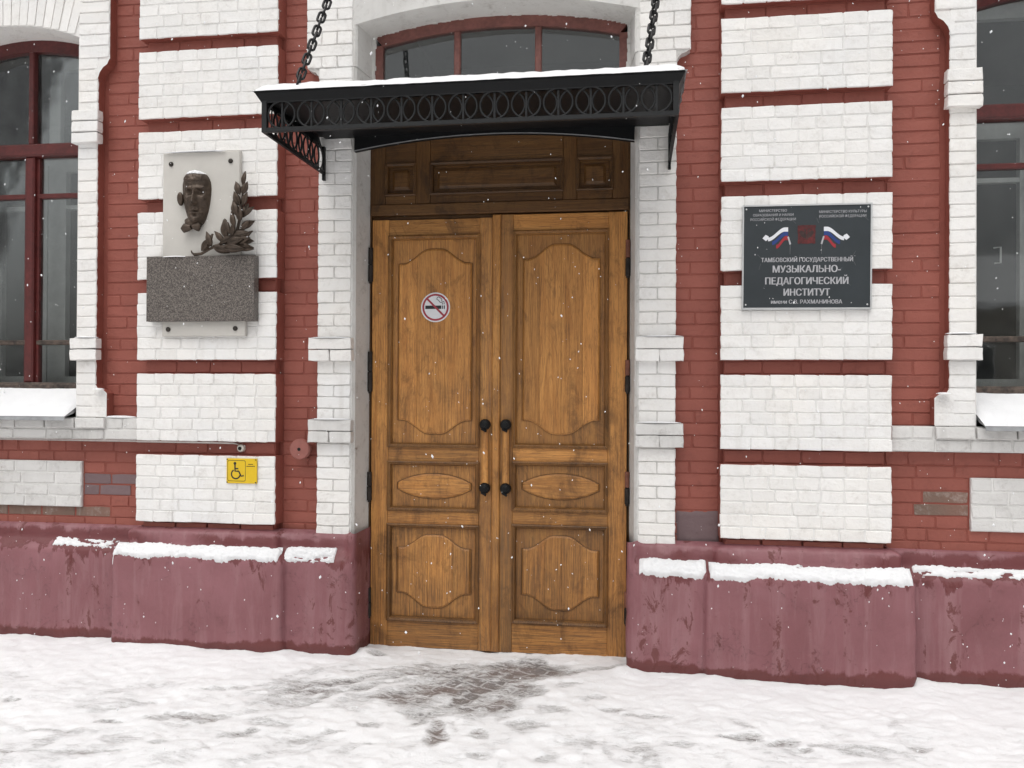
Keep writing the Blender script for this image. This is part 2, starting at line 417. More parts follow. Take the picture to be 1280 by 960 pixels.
def brick(parent, x0, x1, z0, z1, y, mat, d=.03, gap=.006, tilt=1.0, name='brick'):
    w, h = x1-x0-gap, z1-z0-gap
    if w < .018 or h < .018: return
    me = brick_mesh(w, h, d, mat, random.randrange(7))
    NB[0] += 1
    return link(name, me, parent, ((x0+x1)/2, y+random.uniform(-.0016, .0016)*tilt, (z0+z1)/2),
                (random.uniform(-.006, .006)*tilt, random.uniform(-.005, .005), random.uniform(-.005, .005)*tilt))
def cuts(x0, x1, lens, first=None):
    """joints along a course: brick lengths drawn from lens, the remainder spread"""
    W = x1-x0; L = []
    if first: L.append(first)
    while sum(L) < W-.06: L.append(random.choice(lens))
    k = W/sum(L)
    if k < .82 and len(L) > 1: L.pop(); k = W/sum(L)
    xs = [x0]
    for l in L: xs.append(xs[-1]+l*k)
    xs[-1] = x1; return xs
def course(parent, x0, x1, z0, z1, y, mat, lens, first=None, d=.03, gap=.006, skip=None, tilt=1.0):
    xs = cuts(x0, x1, lens, first)
    for a, b in zip(xs, xs[1:]):
        m = mat
        if skip:
            q = skip((a+b)/2, (z0+z1)/2)
            if q == 'none': continue
            if q: m = q
        brick(parent, a, b, z0, z1, y, m, d, gap, tilt)

# ------------------------------------------------------------------ ground
def axis(lo, hi, step, far, grow=1.35):
    a = [lo + i*step for i in range(int(round((hi-lo)/step))+1)]
    s, x = step, a[0]
    while x > -far: s *= grow; x -= s; a.insert(0, x)
    s, x = step, a[-1]
    while x < far: s *= grow; x += s; a.append(x)
    return a
BLOBS = [(-2.63,-1.2,.08,.035,.62),(-2.26,-1.1,.23,.045,.62),(-2.28,-1.41,.08,.035,.6),(-1.92,-1.25,.09,.045,.65),(-1.72,-.64,.2,.035,.75),(-2.3,-.69,.14,.04,.42),
 (-2.55,-1.59,.17,.04,.55),(-1.6,-1.3,.06,.035,.55),(-3.37,-1.03,.045,.03,.65),(-1.81,-1.09,.16,.055,.45),(-1.3,-.67,.18,.09,.8),(-1.0,-.52,.14,.12,.95),
 (-.97,-1.09,.05,.13,.95),(-.76,-1.1,.07,.06,.6),(-1.32,-1.06,.07,.05,.5),(-1.47,-1.19,.06,.03,.45),(-.86,-.41,.18,.12,.85),(-.86,-.78,.08,.09,.8),
 (-.57,-.09,.20,.15,1.0),(-.62,-.42,.13,.14,.8),(-.34,-.33,.09,.05,.45),(-.2,-.5,.06,.04,.4),(-.07,-.71,.07,.035,.55),(.54,-.89,.10,.05,.75),(.73,-.94,.1,.045,.65),(.86,-1.0,.05,.035,.6),
 (1.08,-.93,.24,.022,.5),(1.38,-.92,.05,.03,.6),(-.18,-1.08,.09,.04,.42),(.09,-.74,.14,.03,.4),(-.39,-1.31,.07,.05,.45),(-.52,-.94,.09,.07,.55),(-.73,-.01,.3,.10,.8),
 (-1.61,.06,.08,.05,.7),(-1.08,-.87,.14,.08,.65),(-.72,-.68,.13,.10,.75),(-1.15,-.30,.12,.05,.6),(-.45,-.05,.18,.06,.7),(-1.5,-.86,.12,.03,.4),(-2.9,-1.35,.16,.03,.4),
 (-.15,.02,.12,.06,.55),(-.4,-.7,.1,.06,.45),(.25,-1.05,.12,.04,.4),(-1.25,-1.3,.06,.04,.35),(-.7,-1.35,.07,.04,.45),(-2.0,-.88,.10,.03,.35),(-2.85,-1.62,.15,.03,.4)]
def slush(x, y):
    wx = x + .05*fbm(x*4, y*4, 3.1); wy = y + .06*fbm(x*5+9, y*6, 1.7)
    s = 0.0
    for bx, by, a, b, k in BLOBS:
        ca, sa = .990, .14
        dx, dy = wx-bx, wy-by
        if abs(dx) > a*2.4+.2 or abs(dy) > b*2.6+.2: continue
        u = (dx*ca+dy*sa)/a; v = (-dx*sa+dy*ca)/b
        s = max(s, k*math.exp(-(u*u+v*v)**1.6*.7))
    # trodden fan spreading from the door towards the left
    d0x, d0y = wx+.50, wy-.30
    r = math.hypot(d0x, d0y); th = math.atan2(-d0y, -d0x)          # 0 = along the wall to the left, pi/2 = straight out
    lane = math.exp(-((th-1.05)/.42)**2)*sstep(1.6, .8, r)*sstep(.06, .24, r)
    arm = math.exp(-((th-.62)/.20)**2)*sstep(2.6, 1.3, r)*sstep(.3, .7, r)
    rid = fbm(th*9, r*2.2, 6.0)+.6*fbm(th*26, r*4, 2.0)
    s = max(s, lane*(.86+.55*rid), arm*(.52+.55*rid))
    # faint drag marks over the whole approach
    broad = sstep(-.25, -.75, wy)*(.20+.42*rid*max(0, fbm(wx*1.3, wy*1.9, 4.0)+.45))
    return min(1.0, max(0.0, s, broad*.95))
def ground_z(x, y):
    g = -.035 + .012*fbm(x*.9, y*.9, 2.2)
    g += .030*math.exp(-((x+3.0)/.7)**2-((y+.1)/.25)**2)
    g -= .030*math.exp(-((x+.9)/.85)**2)*sstep(-.35, .15, y)
    # drift against the plinth
    for px, py, pr, ph in ((-.02, -.02, .12, .03), (-2.2, -.12, .10, .025), (.47, -.09, .10, .022), (1.66, .0, .12, .03), (-1.70, .05, .10, .03)):
        g += ph*math.exp(-((x-px)**2+(y-py)**2)/pr**2)
    return g
gx = axis(-4.7, 2.6, .0165, 220); gy = axis(-2.4, .34, .0165, 220)
gv, sl = [], []
for y in gy:
    for x in gx:
        near = -4.9 < x < 2.8 and -2.7 < y < .4
        z = ground_z(x, y) if near else -.035
        s_ = 0.0
        if near:
            s_ = slush(x, y)
            z += .010*fbm(x*4, y*5, 7.7) + .006*fbm(x*16, y*20, .4) - .020*s_ + .010*abs(fbm(x*9, y*12, 5.5))*(s_ > .05) 
        gv.append((x, y, z)); sl.append(s_)
nx = len(gx)
gf = [(j*nx+i, j*nx+i+1, (j+1)*nx+i+1, (j+1)*nx+i) for j in range(len(gy)-1) for i in range(nx-1)]
me = bpy.data.meshes.new('ground'); me.from_pydata(gv, [], gf); me.materials.append(MATS['ground_snow'])
at = me.attributes.new('slush', 'FLOAT', 'POINT'); at.data.foreach_set('value', sl)
me.polygons.foreach_set('use_smooth', [True]*len(me.polygons)); me.update()
ground = link('ground', me); tag(ground, 'snow covered pavement with trodden grey slush leading to the door', 'ground', kind='structure')

# ------------------------------------------------------------------ the building
B = empty('brick_building', (XC, .3, -.05))
tag(B, 'red brick building front with whitewashed pilasters, burgundy plinth and wooden double door', 'building')
Bi = Matrix.Translation((-XC, -.3, .05))
def part(o):                   # keep world placement under the building's Empty
    o.parent = B; o.matrix_parent_inverse = Bi; return o
PER, BH, ZT0 = .541, .455, 1.235
CH = PER/7
rows_all = []                  # global courses bottom to top
for k in range(-1, 9):
    zt = ZT0 + PER*k; zb = zt-BH; ch = BH/6
    rows_all += [(zb-(PER-BH), zb, 'band')] + [(zb+i*ch, zb+(i+1)*ch, 'block') for i in range(6)]
ZTOP = 4.75

# wall body with openings (offsets from the axis, both sides)
w = MB()
YW, YB = .1325, .62
for s in (-1, 1):
    X = lambda o: XC+s*o
    w.box(X(1.12), X(2.80), YW, YB, -.4, 6.2)
    w.box(X(2.80), X(4.06), YW, YB, -.4, 1.45)
    w.box(X(2.80), X(4.06), YW, YB, 4.42, 6.2)
    w.box(X(4.06), X(7.5), YW, YB, -.4, 6.2)
w.box(XC-1.12, XC+1.12, YW, YB, 4.60, 6.2)
wall = part(w.build('wall', 'red_joint'))
room = MB()
for s in (-1, 1):
    a, b = XC+s*1.2, XC+s*7.4
    x0, x1 = min(a, b), max(a, b)
    room.box(x0, x1, 4.5, 4.6, -.3, 6); room.box(x0, x1, .62, 4.5, 5.0, 5.1); room.box(x0, x1, .62, 4.5, .2, .3)
    room.box(x0-.1, x0, .62, 4.6, .2, 5.1); room.box(x1, x1+.1, .62, 4.6, .2, 5.1)
room.box(XC-1.19, XC+1.19, 3.0, 3.1, 3.3, 5.1); room.box(XC-1.19, XC+1.19, .5, 3.0, 4.9, 5.0); room.box(XC-1.19, XC+1.19, .5, 3.0, 3.3, 3.4)
room.box(XC-1.195, XC+1.195, .45, .5, -.3, 3.39)
part(room.build('interior', 'room'))

# red brick courses of the wall proper
def red_skip(s):
    def f(x, z):
        o = (x-XC)*s
        if s < 0 and 2.50 < o < 2.93 and .915 < z < 1.11: return 'grey_patch'
        if s > 0 and 2.72 < o < 2.90 and .95 < z < 1.05 : return 'bare_brick'
        if s < 0 and o > 2.75 and .75 < z < .845 and random.random() < .4: return 'bare_brick'
        return None
    return f
SH, ST = (.125, .13, .12), (.25, .26, .24)
for s in (-1, 1):
    X = lambda o: XC+s*o
    i = 0
    for z0, z1, kd in rows_all:
        i += 1
        if z1 < .69 or z0 > ZTOP: continue
        z0c = max(z0, .70)
        # recess between portal and pilaster
        a, b = sorted((X(1.10), X(1.425)))
        course(wall, a, b, z0c, z1, .129, 'red_paint', ST if i % 2 else (.16, .13), None, skip=red_skip(s), gap=.002, d=.025)
        if z0 > 1.45:          # between pilaster and window surround
            a, b = sorted((X(2.405), X(2.72 if z0 < 3.85 else 2.66)))
            course(wall, a, b, z0, z1, .129, 'red_paint', (.25, .2) if i % 2 else (.13, .25), None, skip=red_skip(s), gap=.0028, d=.025)
        elif z1 < 1.36:        # below the string course
            far = 4.0 if s < 0 else 3.7
            inpan = z1 > .86 and z0 < 1.15
            a, b = sorted((X(2.405), X(2.88 if inpan else far)))
            course(wall, a, b, z0c, min(z1, 1.32), .129, 'red_paint', (.25, .26, .13), .13 if i % 2 else .2, skip=red_skip(s), gap=.0028, d=.025)

m = MB(); rows = []
for i in range(25):
    x = XC+1.165+.262*i/24
    rows.append([(x, .131 if j in (0, 18) or i in (0, 24) else .1235+.003*fbm(x*9, j*.3, 3), .68+.244*j/18+.010*fbm(x*14, j*.2, 8)*(j == 18)) for j in range(19)])
m.grid(rows); m.build('mortar_patch', 'grey_patch', wall, smooth=True)
# pilasters
for s in (-1, 1):
    X = lambda o: XC+s*o
    x0, x1 = sorted((X(1.419), X(2.411)))
    m = MB(); m.box(x0+.03, x1-.03, .066, .16, -.1, 6.1, 1)
    for k in range(0, 9):
        zt = ZT0+PER*k; zb = zt-BH
        m.box(x0+.003, x1-.003, .010, .15, zb+.003, zt-.003, 1)
        m.box(x0+.006, x1-.006, .0048, .02, zb+.006, zt-.006, 0)
    pil = part(m.build('pilaster', ['white_joint', 'red_paint']))
    for k in range(0, 7):
        zt = ZT0+PER*k; zb = zt-BH; ch = BH/6
        for r in range(6):
            z0, z1 = zb+r*ch, zb+(r+1)*ch
            if z0 > 4.45: continue
            xs = cuts(x0, x1, (.132, .136, .14, .145), .185 if (r+k) % 2 else random.choice((.14, .125)))
            if random.random() < .3 and len(xs) > 6:      # a stretcher among the headers
                del xs[random.randrange(2, len(xs)-2)]
            if s < 0 and k == 1 and r == 0: xs[-1] -= .055 
            tight = random.choice((.0, .0005, .002)) if k >= 2 else random.choice((.001, .002, .004))             # thicker paint higher up
            for a, b in zip(xs, xs[1:]): brick(pil, a, b, z0, z1, .0005, 'white_paint', .012, tight, .8)
        course(pil, x0+.03, x1-.03, zt+.002, zt+(PER-BH)-.002, .060, 'red_paint', ST, gap=.002, d=.02)
    course(pil, x0+.03, x1-.03, ZT0-BH-.08, ZT0-BH-.002, .045, 'red_paint', ST, gap=.004, d=.03)

# portal: legs, head, plastered reveals
ds = MB()
for s in (-1, 1):
    X = lambda o: XC+s*o
    ds.prism_z([(X(.922), .058), (X(1.155), .058), (X(1.155), .15), (X(1.13), .50), (X(.868), .50), (X(.868), .32), (X(.880), .25), (X(.905), .075)], .60, 3.79, 0)
    ds.prism_z([(X(.912), .058), (X(1.24), .058), (X(1.24), .15), (X(1.13), .50), (X(.868), .50), (X(.868), .32), (X(.900), .07)], 3.792, 4.40, 0)
    # corbel below the wider upper leg
    pts = [(1.155, 3.70), (1.165, 3.74), (1.185, 3.765), (1.215, 3.775), (1.24, 3.792), (1.10, 3.792), (1.10, 3.70)]
    ds.prism_y([(X(o), z) for o, z in pts], .062, .148, 0)
# band between door head and fanlight
arc = lambda x, half, z0, sag: z0+sag*(1-(x/half)**2)
pts = [(XC+.9*t/12, arc(.9*t/12, .9, 3.30, .10)) for t in range(-12, 13)]
ds.prism_y(pts + [(XC+.9, 3.52), (XC-.9, 3.52)], .055, .50, 0)
pts = [(XC+.92*t/14, arc(.92*t/14, .92, 4.062, .115)) for t in range(-14, 15)]
ds.prism_y(pts + [(XC+.92, 4.40), (XC-.92, 4.40)], .055, .34, 0)
ds.box(XC-1.24, XC+1.24, .056, .5, 4.401, 4.9, 0)
ds = part(ds.build('door_surround', 'plaster'))
for s in (-1, 1):
    X = lambda o: XC+s*o
    i = 0
    for z0, z1, kd in rows_all:
        i += 1
        if z1 < .69 or z0 > 4.38: continue
        z0c = max(z0, .70)
        a, b = sorted((X(.928), X(1.16 if z0 < 3.76 else 1.245)))
        if 3.0 < z0 < 3.3 and s > 0: pass
        course(ds, a, b, z0c, z1, .050, 'white_paint', (.24,) if i % 2 else (.12,), gap=.002, d=.02)
    for zb, n in ((1.856, 2), (1.325, 2)):        # impost blocks
        for r in range(n):
            a, b = sorted((X(.908), X(1.205)))
            course(ds, a, b, zb+r*.077, zb+(r+1)*.077, .002, 'white_paint' if zb > 1.5 else 'grimy_white', (.30,) if r else (.15,), d=.06, gap=.001)

# ------------------------------------------------------------------ windows
def window(s):
    X = lambda o: XC+s*o
    sur = MB(); W0, W1, WC, HF = 2.89, 3.99, 3.44, .55
    warc = lambda o, z0=4.094, sag=.105: z0+sag*(1-((o-WC)/HF)**2)
    for a, b in ((2.745, W0), (W1, 4.135)):
        sur.prism_y([(X(a), 1.45), (X(b), 1.45), (X(b), 4.09), (X(a), 4.09)], .058, .5, 0, 1)
    sur.box(X(W0-.003), X(W0+.004), .060, .5, 1.46, 4.085); sur.box(X(W1-.004), X(W1+.003), .060, .5, 1.46, 4.085)
    for a, b in ((2.66, 2.75), (4.13, 4.22)): sur.prism_y([(X(a), 3.93), (X(b), 3.93), (X(b), 4.6), (X(a), 4.6)], .058, .15, 0, 1)
    for a, b in ((2.745, 2.66), (4.135, 4.22)):
        d_ = (b-a)
        sur.prism_y([(X(a), 3.80), (X(a+d_*.15), 3.84), (X(a+d_*.45), 3.875), (X(a+d_*.8), 3.895), (X(b), 3.93), (X(a-d_*.3), 3.93), (X(a-d_*.3), 3.80)], .052, .148, 0, 1)
        sur.prism_y([(X(a), 1.70), (X(a+d_*.25), 1.668), (X(a+d_*.7), 1.662), (X(b), 1.64), (X(b), 1.48), (X(a-d_*.3), 1.48), (X(a-d_*.3), 1.70)], .052, .148, 0, 1)
    pts = [(X(W0+(W1-W0)*t/14), warc(W0+(W1-W0)*t/14)) for t in range(15)]
    sur.prism_y(pts + [(X(W1), 4.6), (X(W0), 4.6)], .060, .5)
    sur.box(X(2.75), X(W0), .058, .5, 4.091, 4.6); sur.box(X(W1), X(4.13), .058, .5, 4.091, 4.6)
    for a in (W0-.02, W1+.001): sur.box(X(a), X(a+.019), .501, .66, 1.5, 4.3)
    sur.box(X(W0), X(W1), .38, .66, 1.52, 1.60)
    sur = part(sur.build('window_surround', ['white_paint', 'red_paint']))
    i = 0
    for z0, z1, kd in rows_all:
        i += 1
        if z0 < 1.47 or z0 > 4.40: continue
        wide = z0 > 3.90
        a, b = sorted((X(2.66 if wide or z1 < 1.66 else 2.74), X(W0)))
        if not (3.33 < z0 < 3.54 or 1.85 < z0 < 1.97): brick(sur, a, b, z0, z1, .050, 'white_paint', .010, .002)
        if s < 0: continue
    for zb, n, tall in ((3.345, 3, .077), (1.862, 2, .078)):
        for r in range(n):
            a, b = sorted((X(2.712), X(2.915)))
            brick(sur, a, b, zb+r*tall, zb+(r+1)*tall, .008, 'white_paint', .06, .0035)
    # fan of the flat arch
    n = 17
    for t in range(n):
        o0, o1 = W0+.03+(W1-W0-.06)*t/n, W0+.03+(W1-W0-.06)*(t+1)/n
        om = (o0+o1)/2; tilt = (om-WC)*.55
        z0 = warc(om)+.006
        h = .27; wd = (o1-o0)-.005
        m = MB(); c_, s_ = math.cos(tilt), math.sin(tilt)
        q = [(-wd/2, 0), (wd/2, 0), (wd/2*1.12, h), (-wd/2*1.12, h)]
        m.prism_y([(X(om+x*c_+z*s_), z0+z*c_-x*s_*0.3) for x, z in q], .051+random.uniform(0, .003), .07)
        o = m.build('brick', 'white_paint', sur)
    # string course under the window
    st = MB(); st.box(X(2.415), X(4.3), .052, .15, 1.322, 1.472); st = part(st.build('string_course', 'grimy_white'))
    far = 4.05
    a, b = sorted((X(2.415), X(far)))
    course(st, a, b, 1.320, 1.396, .045, 'grimy_white', (.24, .20, .26), d=.03)
    a, b = sorted((X(2.655), X(far)))
    course(st, a, b, 1.396, 1.474, .022, 'grimy_white', (.25, .27, .24), d=.06)
    a, b = sorted((X(2.415), X(2.655)))
    course(st, a, b, 1.396, 1.474, .045, 'grimy_white', (.12,), d=.03)
    # whitewashed apron panel
    ap = MB(); ap.box(X(2.886), X(4.0), .112, .15, .850, 1.166); ap = part(ap.build('apron_panel', 'white_joint'))
    a, b = sorted((X(2.882), X(3.99)))
    for r in range(4): course(ap, a, b, .847+r*.08, .847+(r+1)*.08, .106, 'grimy_white', (.25, .26, .2), .13 if r % 2 else .24, d=.03, gap=.005)
    # joinery
    win = part(empty('window', (0, 0, 0)))
    f = MB(); y0, y1 = .30, .37
    f.box(X(2.885), X(2.962), y0, y1, 1.66, 4.10); f.box(X(3.918), X(3.995), y0, y1, 1.66, 4.10)
    pt = [(X(2.962+.956*t/12), warc(2.962+.956*t/12)-.085) for t in range(13)]
    pb = [(X(2.885+1.11*t/12), warc(2.885+1.11*t/12)+.06) for t in range(12, -1, -1)]
    f.prism_y(pt+pb, y0-.004, y1)
    f.build('frame', 'burgundy_frame', win)
    MB().bevbox(X(2.962), X(3.918), y0-.030, y1, 3.350, 3.440, .012).build('transom_bar', 'burgundy_frame', win)
    MB().bevbox(X(WC-.034), X(WC+.034), y0-.018, y1, 1.715, 3.348, .010).build('mullion', 'burgundy_frame', win)
    MB().bevbox(X(WC-.020), X(WC+.020), y0-.01, y1-.01, 3.442, 4.115, .006).build('mullion', 'burgundy_frame', win)
    MB().bevbox(X(2.962), X(3.918), y0-.03, y1, 1.645, 1.713, .02).build('bottom_rail', 'weathered_frame', win)
    for a, b in ((2.966, WC-.036), (WC+.036, 3.914)):
        for zb in (3.050, 1.985):
            MB().bevbox(X(a), X(b), y0+.012, y1-.02, zb, zb+.036, .006).build('glazing_bar', 'burgundy_frame' if zb > 2.5 else 'weathered_frame', win)
        sash = MB()
        for p, q in ((a, a+.022), (b-.022, b)): sash.box(X(p), X(q), y0+.014, y1-.015, 1.714, 3.344)
        sash.build('sash', 'burgundy_frame', win)
        for z0, z1 in ((1.714, 1.985), (2.021, 3.05), (3.086, 3.344)):
            MB().box(X(a+.022), X(b-.022), y0+.035, y0+.039, z0, z1).build('pane', 'glass', win)
    for a, b in ((2.962, WC-.020), (WC+.020, 3.918)):
        n = 8
        pts = [(X(a+(b-a)*t/n), warc(a+(b-a)*t/n)-.07) for t in range(n+1)]
        MB().prism_y([(X(a), 3.441), (X(b), 3.441)]+pts[::-1], y0+.035, y0+.039).build('pane', 'glass', win)
    # inner casement behind the outer glass
    iy = .555
    inn = MB()
    inn.box(X(2.87), X(2.95), iy, iy+.05, 1.62, 4.3); inn.box(X(3.93), X(4.01), iy, iy+.05, 1.62, 4.3)
    inn.box(X(2.95), X(3.93), iy, iy+.05, 3.36, 3.44); inn.box(X(2.95), X(3.93), iy, iy+.05, 1.62, 1.70); inn.box(X(2.95), X(3.93), iy, iy+.05, 4.08, 4.3)
    inn.box(X(WC-.045), X(WC+.045), iy-.012, iy+.05, 1.70, 3.36)
    for a, b in ((2.955, WC-.05), (WC+.05, 3.925)):
        for p, q in ((a, a+.055), (b-.055, b)): inn.box(X(p), X(q), iy-.02, iy+.03, 1.705, 3.355)
        inn.box(X(a+.055), X(b-.055), iy-.02, iy+.03, 3.30, 3.355); inn.box(X(a+.055), X(b-.055), iy-.02, iy+.03, 1.705, 1.76); inn.box(X(a+.055), X(b-.055), iy-.016, iy+.03, 3.02, 3.05)
    inn.box(X(WC-.045), X(WC+.045), iy-.01, iy+.03, 3.44, 4.08)
    inn.build('inner_casement', 'inner_frame', win)
    hd = MB(); hx = X(WC-.26)
    hd.tube([(hx, iy-.02, 2.60), (hx+.03*s, iy-.05, 2.60), (hx+.03*s, iy-.05, 2.50), (hx, iy-.03, 2.50)], .006, 6); hd.build('handle', 'inner_frame', win)
    # sheet-metal sill
    sl_ = MB(); 
    sl_.prism_x([(.29, 1.648), (.29, 1.640), (-.045, 1.480), (-.050, 1.455), (-.044, 1.453), (-.036, 1.478), (.05, 1.50)][::1], X(2.905), X(4.0))
    sl_ = sl_.build('window_sill', 'galvanised', win)
    return win
window(-1); window(1)

# fanlight above the canopy
fl = part(empty('fanlight'))
f = MB(); y0, y1 = .30, .36
farc = lambda x: 4.085+.105*(1-(x/.86)**2)
pt = [(XC+.80*t/14, farc(.80*t/14)-.085) for t in range(-14, 15)]
pb = [(XC+.862*t/14, farc(.862*t/14)) for t in range(14, -15, -1)]
f.prism_y(pt+pb, y0, y1)
for s in (-1, 1): f.box(XC+s*.80, XC+s*.862, y0+.001, y1, 3.50, 4.02)
f.box(XC-.80, XC+.80, y0+.001, y1, 3.50, 3.57)
f.build('frame', 'brown_red_frame', fl)
for o in (-.285, .265): MB().bevbox(XC+o-.022, XC+o+.022, y0+.004, y1-.01, 3.57, farc(o)-.083, .006).build('mullion', 'brown_red_frame', fl)
for a, b in ((-.80, -.307), (-.263, .243), (.287, .80)):
    pts = [(XC+a+(b-a)*t/8, farc(a+(b-a)*t/8)-.08) for t in range(9)]
    MB().prism_y([(XC+a, 3.57), (XC+b, 3.57)]+pts[::-1], y0+.025, y0+.029).build('pane', 'glass', fl)
# ragged putty / plaster line round the frame
pu = MB()
for i in range(60):
    t = -1+2*i/59
    x = .885*t; z = 4.085+.105*(1-(x/.86)**2)+.012
    pu.box(XC+x-.017, XC+x+.017, .285+random.uniform(-.006, .006), .33, z-.018-random.uniform(0, .012), z+.03)
for s in (-1, 1):
    for i in range(19): pu.box(XC+s*(.855-random.uniform(0, .012)), XC+s*.91, .287+random.uniform(-.005, .005), .33, 3.52+i*.03, 3.55+i*.03)
pu.build('putty', 'plaster', fl)

# ------------------------------------------------------------------ plinth
def plinth(s):
    path = [(.862, .40), (.862, .10)]
    for a in range(0, 91, 15): path.append((.862+.05*(1-math.cos(R(a))), .010-.05*math.sin(R(a))))
    path += [(.93, -.041), (1.28, -.041), (1.318, -.046), (1.330, -.064), (1.340, -.086), (1.360, -.092), (2.485, -.092)]
    for a in range(0, 91, 22): path.append((2.497+.016*math.sin(R(a)), -.076-.016*math.cos(R(a))))
    path += [(2.513, .02), (2.525, .03), (7.4, .03)]
    P = [Vector(p) for p in path]; D = [0]
    for a, b in zip(P, P[1:]): D.append(D[-1]+(b-a).length)
    pts = []; d = 0
    while d < D[-1]:
        i = max(k for k in range(len(D)-1) if D[k] <= d); t = (d-D[i])/(D[i+1]-D[i]); q = P[i].lerp(P[i+1], t)
        tan = (P[min(i+1, len(P)-1)]-P[max(i-0, 0)]).normalized(); pts.append((q, tan)); d += .012 if q.x < 3.6 else .2
    # smooth the normals
    tn = []
    for i in range(len(pts)):
        v = Vector((0, 0))
        for k in range(max(0, i-1), min(len(pts), i+2)): v += pts[k][1]
        tn.append(v.normalized())
    prof = [(.745, -.14), (.728, -.085), (.712, -.070), (.66, -.068), (.635, -.064), (.625, -.055), (.60, -.028), (.575, -.006), (.562, .0), (.54, .003)]
    z = .50
    while z > .04: prof.append((z, .004+.004*(1-z/.5))); z -= .03
    prof += [(.03, .012), (.0, .008), (-.03, -.002), (-.06, -.008), (-.2, -.01)]
    rows = []
    for z, o in prof:
        row = []
        for (q, _), t in zip(pts, tn):
            nrm = Vector((t.y, -t.x))
            dw = 1.0 if q.y < .2 else 0
            oo = o*sstep(.868, .95, q.x)
            b = .006*fbm(q.x*3*s, z*4, 1.3+s)+.003*fbm(q.x*11*s, z*11, 4.4)
            if .03 > z > -.05: b += .008*fbm(q.x*7*s, 3.0+s, 2.0)
            xm = .862+(q.x-.862)*.544/.481 if q.x < 1.343 else 1.406+(q.x-1.343)*(2.443-1.406)/(2.50-1.343) if q.x < 2.50 else 2.443+(q.x-2.50)*(7.4-2.443)/(7.4-2.50)
            kk = max(0, -oo)/.07
            e = q.lerp(Vector((xm, q.y+.07)), kk) + nrm*(max(0, oo)+b*dw)
            row.append((XC+s*e.x, e.y, z))
        rows.append(row)
    m = MB(); m.grid(rows); o = part(m.build('plinth', 'plinth_paint', smooth=True, fix=False)); 
    if s < 0: o.data.flip_normals()
    return o
plinth(-1); plinth(1)

# ------------------------------------------------------------------ joinery of the doorway
YD = .27
def raised(parent, xs, top, bot, y, rise, mat, c=.012, name='board'):
    """boards of a raised field; top/bot give the curved outline"""
    X0, X1 = xs[0], xs[-1]
    for a, b in zip(xs, xs[1:]):
        n = 9; cols = []
        a2 = a + (.0008 if a > X0 else 0); b2 = b - (.0008 if b < X1 else 0)
        us = [a2+(b2-a2)*k/n for k in range(n+1)]
        if a == X0: us.insert(1, a2+c)
        if b == X1: us.insert(-1, b2-c)
        us = sorted(us)
        m = MB(); rows = []
        for u in us:
            e = 0.0
            if a == X0: e = max(e, 1-(u-X0)/c)
            if b == X1: e = max(e, 1-(X1-u)/c)
            e = min(1, max(0, e)); yy = y-rise*(1-e)
            t, bo = top(u), bot(u)
            rows.append([(u, y+.004, t), (u, y-.006*(1-e), t), (u, yy, t-c), (u, yy, bo+c), (u, y-.006*(1-e), bo), (u, y+.004, bo)])
        m.grid(rows); 
        m.build(name, mat, parent)
def bead(parent, a, c, top, bot, y):
    n = 28; up_ = [(a+(c-a)*k/n, y, top(a+(c-a)*k/n)) for k in range(n+1)]; lo_ = [(c-(c-a)*k/n, y, bot(c-(c-a)*k/n)) for k in range(n+1)]
    MB().tube(up_+lo_, .0042, 6, closed=True).build('bead', 'wood_moulding', parent)
def moulding(parent, x0, x1, z0, z1, y, wd=.028, mat='wood_moulding'):
    """mitred bolection frame: four bars"""
    prof = [(0, .012), (0, -.014), (.008, -.018), (.014, -.012), (.020, -.010), (wd, .004), (wd, .02)]
    cor = [(x0, z0), (x1, z0), (x1, z1), (x0, z1)]
    ins = [(1, 1), (-1, 1), (-1, -1), (1, -1)]
    for i in range(4):
        j = (i+1) % 4; rows = []
        for c in (i, j):
            rows.append([(cor[c][0]+ins[c][0]*o, y+yy, cor[c][1]+ins[c][1]*o) for o, yy in prof])
        MB().grid(rows).build('moulding', mat, parent, fix=True)
def bow(x0, x1, zs, dz, flat=.02):
    xm, hw = (x0+x1)/2, (x1-x0)/2
    def f(x):
        t = abs(x-xm)/hw
        t = min(1, max(0, t))
        if flat > .05: s_ = max(0, 1-(t/.97)**2)**.85                       # lens
        else: s_ = .90*sstep(.88, .18, t)+.10*max(0, 1-(t/.5)**2)           # flat shoulders, round crown
        return zs+dz*s_
    return f
